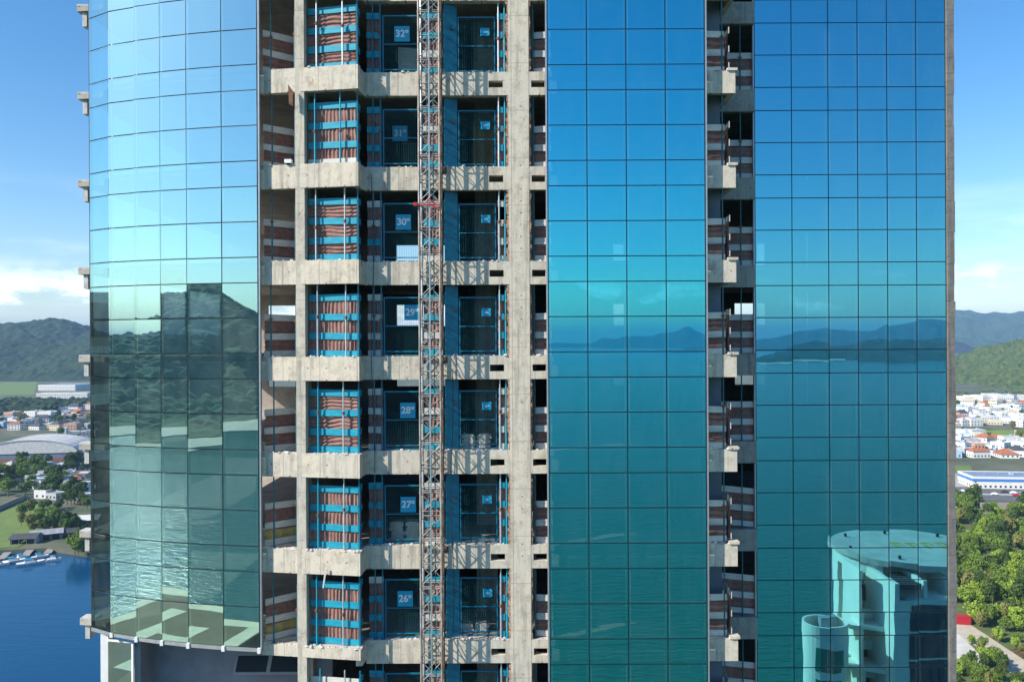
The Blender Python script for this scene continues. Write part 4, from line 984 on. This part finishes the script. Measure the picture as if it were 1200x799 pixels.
b = MB(); b.box(-34.1, 34.1, -22.15, -22.02, 0.3, 3.2); b.build('brick_plinth', mat('arena_brick', (0.30, 0.13, 0.09), 0.9, var=0.2), ar)
# wall above the lawn
A = at(-60, 622, GZ); B = at(28, 584, GZ); D = at(110, 578, GZ)
b = MB(); b.wall(A[:2], B[:2], 0.6, GZ, GZ + 2.6); b.wall(B[:2], D[:2], 0.6, GZ, GZ + 2.2)
tag(b.build('bank_wall', CONC_GREY), 'long dark concrete wall bending round the top of the lawn bank', 'wall')
# boathouses, jetties and boats
def shed(px, py, wd, dp, ht, rz, roofm, label, open_front=True):
    x, y, _ = at(px, py, GZ); th = thing('boat_shed', label, 'shed', (x, y, GZ), 'boat sheds', rz); hw, hd = wd / 2, dp / 2
    b = MB(); b.poly([(-hw-.6,-hd-.8,ht),(hw+.6,-hd-.8,ht),(hw+.6,0,ht+1.6),(-hw-.6,0,ht+1.6)]); b.poly([(-hw-.6,0,ht+1.6),(hw+.6,0,ht+1.6),(hw+.6,hd+.8,ht),(-hw-.6,hd+.8,ht)])
    b.build('roof', roofm, th)
    b = MB(); b.box(-hw, hw, hd - .2, hd, 0, ht); b.box(-hw, -hw + .2, -hd, hd - .2, 0, ht); b.box(hw - .2, hw, -hd, hd - .2, 0, ht); b.build('wall', WCOL['grey'], th)
    for i in range(4):
        xx = -hw + .6 + (wd - 1.2) * i / 3; MB().tube((xx, -hd + .2, 0), (xx, -hd + .2, ht), 0.15, 6).build('post', GALV, th)
shed(90, 616, 21, 12, 4.2, 0.25, ROOF_W, 'boathouse with large pale roof touching the tower edge')
shed(30, 634, 11, 9, 2.6, 0.2, ROOF_D, 'boat shed with dark roof at the left of the jetties')
shed(54, 630, 13, 8, 3.0, 0.5, ROOF_G, 'boat shed with grey roof between dark shed and large boathouse')
shed(74, 628, 12, 6, 2.4, 0.55, ROOF_D, 'low shed with dark roof beside the large boathouse')
for k, (px, py, L) in enumerate(((4, 650, 12), (32, 646, 13), (58, 643, 14))):
    x, y, _ = at(px, py, 1); th = thing('jetty', ['leftmost wooden jetty below the boat sheds', 'middle wooden jetty between moored boats', 'right wooden jetty below the grey shed'][k], 'jetty', (x, y, 0), 'jetties', 0.35)
    b = MB(); b.box(-1.6, 1.6, -L / 2, L / 2, 0.9, 1.15); b.build('deck', mat('jetty_wood%d' % k, (0.30, 0.27, 0.24), 0.9, var=0.2), th)
    for s in (-1, 1):
        for t in (-1, 1): MB().tube((s * 1.4, t * L * 0.45, -1.5), (s * 1.4, t * L * 0.45, 0.9), 0.15, 6).build('pile', RUST, th)
def boat(px, py, L, rz, label):
    x, y, _ = at(px, py, 0.3); th = thing('motor_boat', label, 'boat', (x, y, 0), 'boats at the jetties', rz); w2 = L * 0.16
    st = [(-0.5, 0.8, 0.0), (-0.2, 1.0, 0), (0.15, 1.0, 0.05), (0.38, 0.6, 0.2), (0.5, 0.03, 0.4)]; b = MB()
    for (u0, a0, s0), (u1, a1, s1) in zip(st, st[1:]):
        for s in (-1, 1): b.poly([(u0*L, s*w2*a0*0.6, -0.3), (u1*L, s*w2*a1*0.5, -0.3 + s1), (u1*L, s*w2*a1, 1.0 + s1), (u0*L, s*w2*a0, 1.0 + s0)])
        b.poly([(u0*L, -w2*a0, .85+s0), (u1*L, -w2*a1, .85+s1), (u1*L, w2*a1, .85+s1), (u0*L, w2*a0, .85+s0)])
    b.poly([(-.5*L, -w2*.48, -.3), (-.5*L, w2*.48, -.3), (-.5*L, w2*.8, 1), (-.5*L, -w2*.8, 1)])
    b.build('hull', WHITE, th)
    b = MB(); b.hexa([(-.22*L,-w2*.7,.86),(.22*L,-w2*.6,.9),(.22*L,w2*.6,.9),(-.22*L,w2*.7,.86),(-.2*L,-w2*.6,2.0),(.08*L,-w2*.5,2.0),(.08*L,w2*.5,2.0),(-.2*L,w2*.6,2.0)]); cb = b.build('cabin', WHITE, th)
    b = MB(); b.poly([(.215*L,-w2*.55,1.0),(.215*L,w2*.55,1.0),(.09*L,w2*.46,1.9),(.09*L,-w2*.46,1.9)]); b.v = [(p[0]+.03, p[1], p[2]+.02) for p in b.v]; b.build('windscreen', WIN, cb)
    b = MB(); b.box(-.28*L, .02*L, -w2*.65, w2*.65, 2.35, 2.43); [b.tube((q*L, s*w2*.6, 1), (q*L, s*w2*.6, 2.35), .03, 5) for q in (-.27, .0) for s in (-1, 1)]; b.build('canopy', BLUEB, th)
boat(35, 659, 11, 0.55, 'large white motor boat with bow towards the tower, nearest the right jetty')
boat(15, 657, 9, 0.5, 'middle white motor boat between two jetties')
boat(-4, 661, 9, 0.45, 'white motor boat at the left edge of the jetties')
boat(-14, 655, 8, 0.3, 'white motor boat moored left of the leftmost jetty')
boat(24, 653, 7, 0.9, 'small white boat squeezed between larger boats at the middle jetty')
boat(62, 655, 6, 0.2, 'small white boat right of all the jetties')
boat(46, 652, 7, 0.6, 'small white boat tucked against the right jetty')
# road, bridge wall, cars
ASPH = mat('asphalt', (0.12, 0.12, 0.125), 0.9, var=0.15, vscale=0.3)
r0, r1, r2, r3 = at(1090, 586, GZ), at(1290, 590, GZ), at(1290, 575, GZ), at(1090, 571, GZ)
sheet('road', [r0[:2], r1[:2], r2[:2], r3[:2]], GZ + 0.25, ASPH, 0.22)
sheet('pavement', [at(px, py, GZ)[:2] for px, py in ((1090, 570.5), (1290, 574.5), (1290, 571.5), (1140, 566), (1150, 556), (1090, 556))], GZ + 0.35, mat('pavement_grey', (0.36, 0.34, 0.31), 0.9, var=0.1, vscale=0.2), 0.3)
for k, v in enumerate((578.2, 579.0)):
    sheet('road_marking', [at(px, v + dy + (px - 1090) * 0.02, GZ)[:2] for px, dy in ((1090, 0), (1290, 0), (1290, 0.35), (1090, 0.35))], GZ + 0.256, WHITE, 0.004)
A = at(1148, 603, GZ); B = at(1290, 606, GZ)
b = MB(); b.wall(A[:2], B[:2], 0.8, GZ, GZ + 6.2)
tag(b.build('bridge_wall', CONC_GREY), 'pale grey concrete bridge wall between the scrub and the road', 'wall')
x, y, _ = at(1139, 602, GZ)
b = MB(); b.box(-5, 5, -0.4, 0.4, 4.4, 5.6); [b.box(q - .3, q + .3, -0.3, 0.3, 0, 4.39) for q in (-4.5, -1.5, 1.5, 4.5)]
o_ = b.build('culvert_frame', ROOF_D); o_.location = (x, y, GZ); tag(o_, 'dark framed structure at the left end of the bridge wall', 'structure')
def car(px, py, col, rz, label):
    x, y, _ = at(px, py, GZ + .26); th = thing('car', label, 'car', (x, y, GZ + .255), 'cars on the road', rz)
    prof = [(-2.1, .35), (-2.1, .85), (-1.9, .95), (-1.3, 1.0), (-.8, 1.45), (.6, 1.48), (1.2, 1.0), (2.0, .85), (2.15, .6), (2.1, .35)]
    b = MB(); n = len(prof)
    b.v = [(p, -.85 + (.14 if z > 1.1 else 0), z) for p, z in prof] + [(p, .85 - (.14 if z > 1.1 else 0), z) for p, z in prof]
    b.f = [tuple(range(n)), tuple(range(2 * n - 1, n - 1, -1))] + [(i, n + i, n + (i + 1) % n, (i + 1) % n) for i in range(n)]; b.m = [0] * len(b.f)
    bd = b.build('body', col, th)
    b = MB()
    for s in (-1, 1): b.poly([(-1.15, s * .80, 1.05), (1.05, s * .80, 1.05), (.55, s * .725, 1.42), (-.75, s * .725, 1.42)])
    b.poly([(1.17, -.7, 1.06), (1.17, .7, 1.06), (.66, .66, 1.45), (.66, -.66, 1.45)]); b.build('windows', WIN, bd)
    for q in (-1.3, 1.35):
        for s in (-.86, .68): MB().tube((q, s, .32), (q, s + .18, .32), .32, 10).build('wheel', DARKM, th)
for k, (px, py, mname, lab) in enumerate(((1128, 577, WHITE, 'white car just right of the tower edge on the road'), (1165, 580.5, WHITE, 'white car on the near lane below the white hall'), (1176, 577.5, ROOF_D, 'dark car on the far lane below the white hall'), (1190, 582, REDP, 'red car on the near lane'), (1199, 578.5, GALV, 'silver car at the right edge of the road'), (1143, 579.5, GALV, 'silver car between the tower edge and the white hall'), (1187, 579, WHITE, 'white car passing beside the red car'))):
    car(px, py, mname, random.Random(k).uniform(-.1, .1) - 0.07, lab)
for k, px in enumerate((1130, 1152, 1168)):
    x, y, _ = at(px, 571, GZ); th = thing('street_lamp', ['tall street lamp close to the tower edge', 'tall street lamp at the left end of the white hall', 'tall street lamp before the white hall front'][k], 'street lamp', (x, y, GZ), 'street lamps along the road')
    MB().tube((0, 0, 0), (0, 0, 9), 0.12, 6, r1=.07).build('pole', GALV, th); b = MB(); b.tube((0, 0, 8.9), (0, -2, 9.3), .06, 5); b.box(-.15, .15, -2.6, -1.9, 9.25, 9.4); b.build('lamp_head', GALV, th)
# red container, timber heap by the track
x, y, _ = at(1123, 731, GZ)
th = thing('container', 'red metal container beside the sandy track', 'container', (x, y, GZ + .1), None, -0.2)
b = MB(); b.box(-3, 3, -1.2, 1.2, 0.1, 2.6)
for i in range(20): b.box(-2.9 + i * .3, -2.78 + i * .3, -1.25, -1.205, .2, 2.5)
b.build('body', REDP, th); b = MB(); b.box(-3.05, 3.05, -1.27, 1.27, 2.61, 2.72); b.build('roof', REDP, th); b = MB(); [b.box(q - .1, q + .1, -1.2, 1.2, 0, .095) for q in (-2.8, 2.8)]; b.build('skid', DARKM, th)
for k in range(7):
    rbk = random.Random(k); x, y, _ = at(1186 + k * 2.3, 762 + k * 1.4, GZ); a = rbk.uniform(-.5, .5)
    o_ = MB().box(-1.6, 1.6, -.12, .12, 0.12, .3).build('timber', RUST); o_.location = (x, y, GZ); o_.rotation_euler = (0, 0, a); tag(o_, 'rust-brown timber lying at the edge of the sandy track', 'timber', 'timbers by the track')

# ------------------------------------------------------------------ towers behind the camera that the glass shows
def mir(px, py, yv, yg=Y_RG):      # point that the flat right glass shows at (px, py), yv metres along the mirrored view
    x, y, z = atd(px, py, yv); return (x, 2 * yg - y, z)
cxv, _, zr = mir(1060, 399.5, 100); cyv = 2 * Y_RG - 100; zr = ZC - 25.9
RT = thing('round_top_tower', 'white tower with round grey helipad roof mirrored in the right glass wing', 'building', (cxv, cyv, GZ))
og = (cxv, cyv, GZ)
PALEW = mat('tower_white', (0.84, 0.75, 0.63), 0.8, var=0.06, vscale=0.4)
TROOF = mat('tower_roof', (0.50, 0.45, 0.38), 0.9, var=0.15, vscale=0.3)
def ring(x, y, r, n=40, a0=0, a1=2 * math.pi): return [(x + r * math.cos(a0 + (a1 - a0) * i / n), y + r * math.sin(a0 + (a1 - a0) * i / n)) for i in range(n)]
b = MB(); b.prism(ring(cxv, cyv, 8.9), zr - 0.7, zr); rfo = b.build('roof', TROOF, RT, og)
b = MB()
for (a0, a1) in ((0, 6.2832),):
    o1, i1 = ring(cxv, cyv, 6.6, 48), ring(cxv, cyv, 6.35, 48)
    for i in range(48):
        j = (i + 1) % 48; b.poly([(*o1[i], zr + .01), (*o1[j], zr + .01), (*i1[j], zr + .01), (*i1[i], zr + .01)])
b.build('painted_ring', WCOL['grey'], rfo, (0, 0, 0)).location = (-og[0] * 0, 0, 0)
YELP = mat('yellow_paint', (0.48, 0.34, 0.06), 0.8, var=0.3, vscale=1.5)
b = MB()
for k in range(5): 
    x0 = cxv - 1.6 + k * 1.9; b.box(x0, x0 + 1.3, cyv - 1.3, cyv - 0.7, zr + .008, zr + .014); b.box(x0, x0 + .45, cyv - .69, cyv + 1.2, zr + .008, zr + .014); b.box(x0 + .9, x0 + 1.3, cyv - .69, cyv + .4, zr + .008, zr + .014)
b.build('roof_paint', YELP, rfo, (0, 0, 0))
for ob in rfo.children: ob.matrix_parent_inverse = Matrix.Translation((-og[0], -og[1], -og[2]))
for k in range(7):
    a = k * .9 + .3; q = MB().box(-.15, .15, -.15, .15, 0, .4).build('roof_light', ROOF_D, rfo); q.location = (7.4 * math.cos(a), 7.4 * math.sin(a), zr - GZ + .003)
# shaft: curved white fins with openings, white cross wall, flat glazed front
sh = MB(); sh.prism(ring(cxv + 1.5, cyv - 1, 6.2), GZ, zr - 0.71); sh.build('core', PALEW, RT, og)
def curved(r0, r1, a0, a1, z0, z1, holes=(), n=16):
    b = MB(); hs = sorted(holes)
    for i in range(n):
        u0, u1 = a0 + (a1 - a0) * i / n, a0 + (a1 - a0) * (i + 1) / n; segs = [(z0, z1)]
        for (ha, hb, hz0, hz1) in hs:
            if ha <= (u0 + u1) / 2 <= hb:
                ns_ = []
                for s0, s1 in segs:
                    if hz0 > s0: ns_.append((s0, min(s1, hz0)))
                    if hz1 < s1: ns_.append((max(s0, hz1), s1))
                segs = ns_
        for s0, s1 in segs:
            p = lambda r, u: (cxv + r * math.cos(u), cyv + r * math.sin(u))
            A, B, Cc, D = p(r0, u0), p(r0, u1), p(r1, u1), p(r1, u0)
            b.hexa([(*A, s0), (*B, s0), (*Cc, s0), (*D, s0), (*A, s1), (*B, s1), (*Cc, s1), (*D, s1)])
    return b
hol = [(R(138), R(148), zr - 9 - 9.2 * k, zr - 2 - 9.2 * k) for k in range(8)] + [(R(155), R(180), zr - 9 - 9.2 * k, zr - 2 - 9.2 * k) for k in range(8)]
curved(8.1, 8.6, R(132), R(205), GZ, zr - 0.72, hol, 24).build('outer_wall', PALEW, RT, og)
wx, wy, _ = mir(1041, 600, 90)
b = MB(); b.box(wx - 0.25, wx + 0.25, cyv + 2, wy + 1.5, GZ, zr - 1.2); b.box(wx + 0.26, wx + 1.3, wy + 0.9, wy + 1.5, GZ, zr - 3.2); b.build('cross_wall', PALEW, RT, og)
b = MB(); b.box(wx + 1.32, wx + 14, cyv + 4, wy + 1.3, GZ, zr - 3.2); b.box(wx + 3.4, wx + 3.8, cyv + 5, wy + .6, zr - 3.19, zr - 1.2); b.box(wx + 6.6, wx + 7.0, cyv + 5, wy + .6, zr - 3.19, zr - 1.2); fr = b.build('front_block', PALEW, RT, og)
for k in range(7):
    b = MB(); b.box(wx + 1.6, wx + 13.8, wy + 1.31, wy + 1.36, zr - 3.7 - 3.2 * (k + 1) + .25, zr - 3.7 - 3.2 * k); b.build('window_band', mat('tower_glass%d' % k, (0.03, 0.06, 0.09), 0.08) if k == 0 else bpy.data.materials['tower_glass0'], RT, og)
for k in range(6):
    b = MB(); b.box(wx + .4, wx + 3.2, wy - 3.6 + k * .75, wy - 3.2 + k * .75, zr - 2.2, zr - 1.6); b.build('louvre', ROOF_D, RT, og)
gx, gy, _ = mir(1003, 600, 93)
b = MB(); b.box(gx - 0.2, gx + 0.25, cyv + 3, gy + 1.2, GZ, zr - 0.72); b.build('side_wall', PALEW, RT, og)
for k in range(9):
    z0 = zr - 4.0 - 3.4 * k
    b = MB(); b.box(gx + 1.0, gx + 2.6, gy - 2.1, gy - 2.04, z0 - 1.4, z0 + 0.5); b.build('loggia_window', WIN, RT, og)
    b = MB(); b.box(gx + 0.26, wx - 0.26, gy - 0.6, gy - 0.5, z0 - 3.0, z0 - 1.9); b.build('balustrade', PALEW, RT, og)
b = MB(); b.box(dx - 0.2 if False else cxv - 11.2, gx - 0.21, cyv + 1.0, cyv + 5.0, GZ, zr - 11.5); b.build('wing', PALEW, RT, og)
for k in range(7):       # balcony slabs in the gap
    b = MB(); b.prism([(wx - 4.6, cyv + 5.4), (wx - .27, cyv + 5.4), (wx - .27, wy - .5), (wx - 3.6, wy - 2.2)], zr - 7.6 - 4.6 * k, zr - 7.1 - 4.6 * k); b.build('balcony', PALEW, RT, og)
# lower drum with its own terrace and green glazing
dx, dy, dz = mir(962, 728, 92); dx2 = dx + 0.2
b = MB(); b.prism(ring(dx2, dy, 2.4, 32), GZ, dz - 1.3); b.build('drum', PALEW, RT, og)
b = MB(); o1, i1 = ring(dx2, dy, 2.45, 32), ring(dx2, dy, 2.25, 32)
for i in range(32):
    j = (i + 1) % 32; b.hexa([(*i1[i], dz - 1.29), (*i1[j], dz - 1.29), (*o1[j], dz - 1.29), (*o1[i], dz - 1.29), (*i1[i], dz), (*i1[j], dz), (*o1[j], dz), (*o1[i], dz)])
b.build('parapet', PALEW, RT, og)
b = MB(); b.box(dx2 - .2, dx2 + 1.7, dy - 1.6, dy - .6, dz - 1.28, dz + .2); b.build('roof_cabin', ROOF_G, RT, og)
for k in range(4):
    b = MB()
    for i in range(5):
        a0, a1 = R(62 + i * 15), R(62 + i * 15 + 13)
        p = lambda r, u: (dx2 + r * math.cos(u), dy + r * math.sin(u)); z0 = dz - 5.2 - 3.6 * k; z1 = z0 + 2.7
        A, B, Cc, D = p(2.38, a0), p(2.38, a1), p(2.46, a1), p(2.46, a0); b.hexa([(*A, z0), (*B, z0), (*Cc, z0), (*D, z0), (*A, z1), (*B, z1), (*Cc, z1), (*D, z1)])
    b.build('green_window', mat('green_pane%d' % k, (0.02, 0.22, 0.16), 0.1), RT, og)

# helipad tower that the curved glass shows
HX, HY, HZ = -34.6, 7.4, ZC - 19.7
HT = thing('helipad_tower', 'tower with dark helipad roof and pale H mirrored in the curved left glass', 'building', (HX, HY, GZ), None, R(-4)); 
ZL = HZ - GZ
def L2(pts): return pts
DECK = mat('helipad_dark', (0.13, 0.095, 0.04), 0.9, col2=(0.19, 0.145, 0.07), vscale=0.25)
PAD = mat('helipad_paint', (0.74, 0.66, 0.42), 0.85, var=0.15, vscale=0.5)
b = MB(); b.prism([(-9, -9), (9, -9), (9, 9), (-9, 9)], ZL - 1.2, ZL); dk = b.build('deck', DECK, HT)
b = MB()
for (x0, x1, y0, y1) in ((-8.9, 8.9, -8.9, -7.7), (-8.9, 8.9, 7.7, 8.9), (-8.9, -7.7, -7.69, 7.69), (7.7, 8.9, -7.69, 7.69)): b.box(x0, x1, y0, y1, ZL + .004, ZL + .012)
b.build('border_line', PAD, dk)
b = MB()
for (x0, x1, y0, y1) in ((-3.4, -1.9, -4.8, 4.8), (1.9, 3.4, -4.8, 4.8), (-1.89, 1.89, -.8, .8)): b.box(x0, x1, y0, y1, ZL + .004, ZL + .012)
b.build('letter_h', PAD, dk)

b = MB(); b.box(-7.5, 7.5, -7.5, 7.5, 0, ZL - 1.21); b.build('wall', PALEW, HT)
for k in range(20):
    b = MB(); z0 = ZL - 4.5 - 3.1 * k
    if z0 < 2: break
    for s in (-1, 1): b.box(-7, 7, s * 7.5 - .05, s * 7.5 + .05, z0, z0 + 1.6); b.box(s * 7.5 - .05, s * 7.5 + .05, -7, 7, z0, z0 + 1.6)
    b.build('window_band', WIN, HT)

# brick-faced neighbour on the left, mirrored in the outermost facets
NX, NY = -40.0, 28.0; NZ = ZC + 3 - GZ
NT = thing('brick_tower', 'unfinished brick-faced tower mirrored in the outermost left glass column', 'building', (NX, NY, GZ))
b = MB(); b.box(-3.6, 3.6, -4, 4, 0, NZ); b.build('wall', mat('orange_brick', (0.50, 0.30, 0.17), 0.9, col2=(0.60, 0.46, 0.32), vscale=0.6), NT)
for k in range(26):
    zz = NZ - k * 3.06
    b = MB(); b.box(-4, 4.3, -4.4, 4.4, zz - 0.6, zz); b.build('floor_slab', CONC, NT)
    b = MB(); b.box(3.61, 3.68, -2.5, -0.6, zz - 2.5, zz - .6); b.box(3.61, 3.68, 0.6, 2.7, zz - 2.9, zz - .7); b.build('window_opening', WIN, NT)

# loose building material lying on the open storeys
SACK = mat('cement_sack', (0.52, 0.48, 0.42), 0.9, var=0.12, vscale=6, bump=0.4)
def sacks(n, X, Y, k, label):
    th = thing('sack_pile', label, 'sacks', (X, Y, FL(n) + 0.004), 'piles of sacks'); rb = random.Random(n)
    for i in range(k):
        b = MB(); zz = 0.15 * (i // 2); x0 = (i % 2) * 0.52 - 0.26 + rb.uniform(-.04, .04); pr = [(-.24, .03), (-.2, .0), (.2, .0), (.24, .03), (.22, .12), (.12, .148), (-.12, .148), (-.22, .12)]
        nn = len(pr); b.v = [(x0 + p, -.17, zz + q) for p, q in pr] + [(x0 + p, .17, zz + q) for p, q in pr]
        b.f = [tuple(range(nn)), tuple(range(2 * nn - 1, nn - 1, -1))] + [(a, nn + a, nn + (a + 1) % nn, (a + 1) % nn) for a in range(nn)]; b.m = [0] * len(b.f)
        b.build('sack', SACK, th)
sacks(28, -1.2, 26.6, 6, 'pile of cement sacks behind the passage gate on the 28th floor')
sacks(26, -1.3, 26.6, 4, 'pile of cement sacks behind the passage gate on the 26th floor')
sacks(27, -3.6, 26.7, 8, 'pile of cement sacks behind the hoist gate on the 27th floor')
DOOR = mat('ochre_board', (0.34, 0.19, 0.05), 0.8, var=0.25, vscale=3, stretch=(3, 1, 0.5))
b = MB(); b.box(-0.42, 0.42, 0, 0.04, 0, 2.05); o_ = b.build('leaning_board', DOOR); o_.location = (-0.93, 28.5, FL(31) + 0.01); tag(o_, 'ochre timber board leaning behind the passage gate on the 31st floor', 'board')
b = MB(); b.box(-0.5, 0.5, 0, 0.04, 0, 1.3); o_ = b.build('leaning_board', WOODB); o_.location = (-3.3, 27.0, FL(32) + 0.01); o_.rotation_euler = (R(-8), 0, 0.2); tag(o_, 'pale board leaning inside the 32nd floor behind the hoist gate', 'board')
for k, (px, y, za, zb, lab) in enumerate(((529, 25.74, FL(26) + 0.2, FL(29) - 0.4, 'thin dark cable hanging down the beams right of the mast'), (437, 25.72, FL(28) - .7, FL(31) - .2, 'thin dark cable hanging in the corner beside the balcony screens'))):
    X = (px - CX) / F_PX * y; b = MB(); n_ = 14
    for i in range(n_):
        t0, t1 = i / n_, (i + 1) / n_; f = lambda t: (X + 0.05 * math.sin(t * 9 + k), y - 0.02, za + (zb - za) * t); b.tube(f(t0), f(t1), 0.011, 5)
    o_ = b.build('cable', DARKM); tag(o_, lab, 'cable')
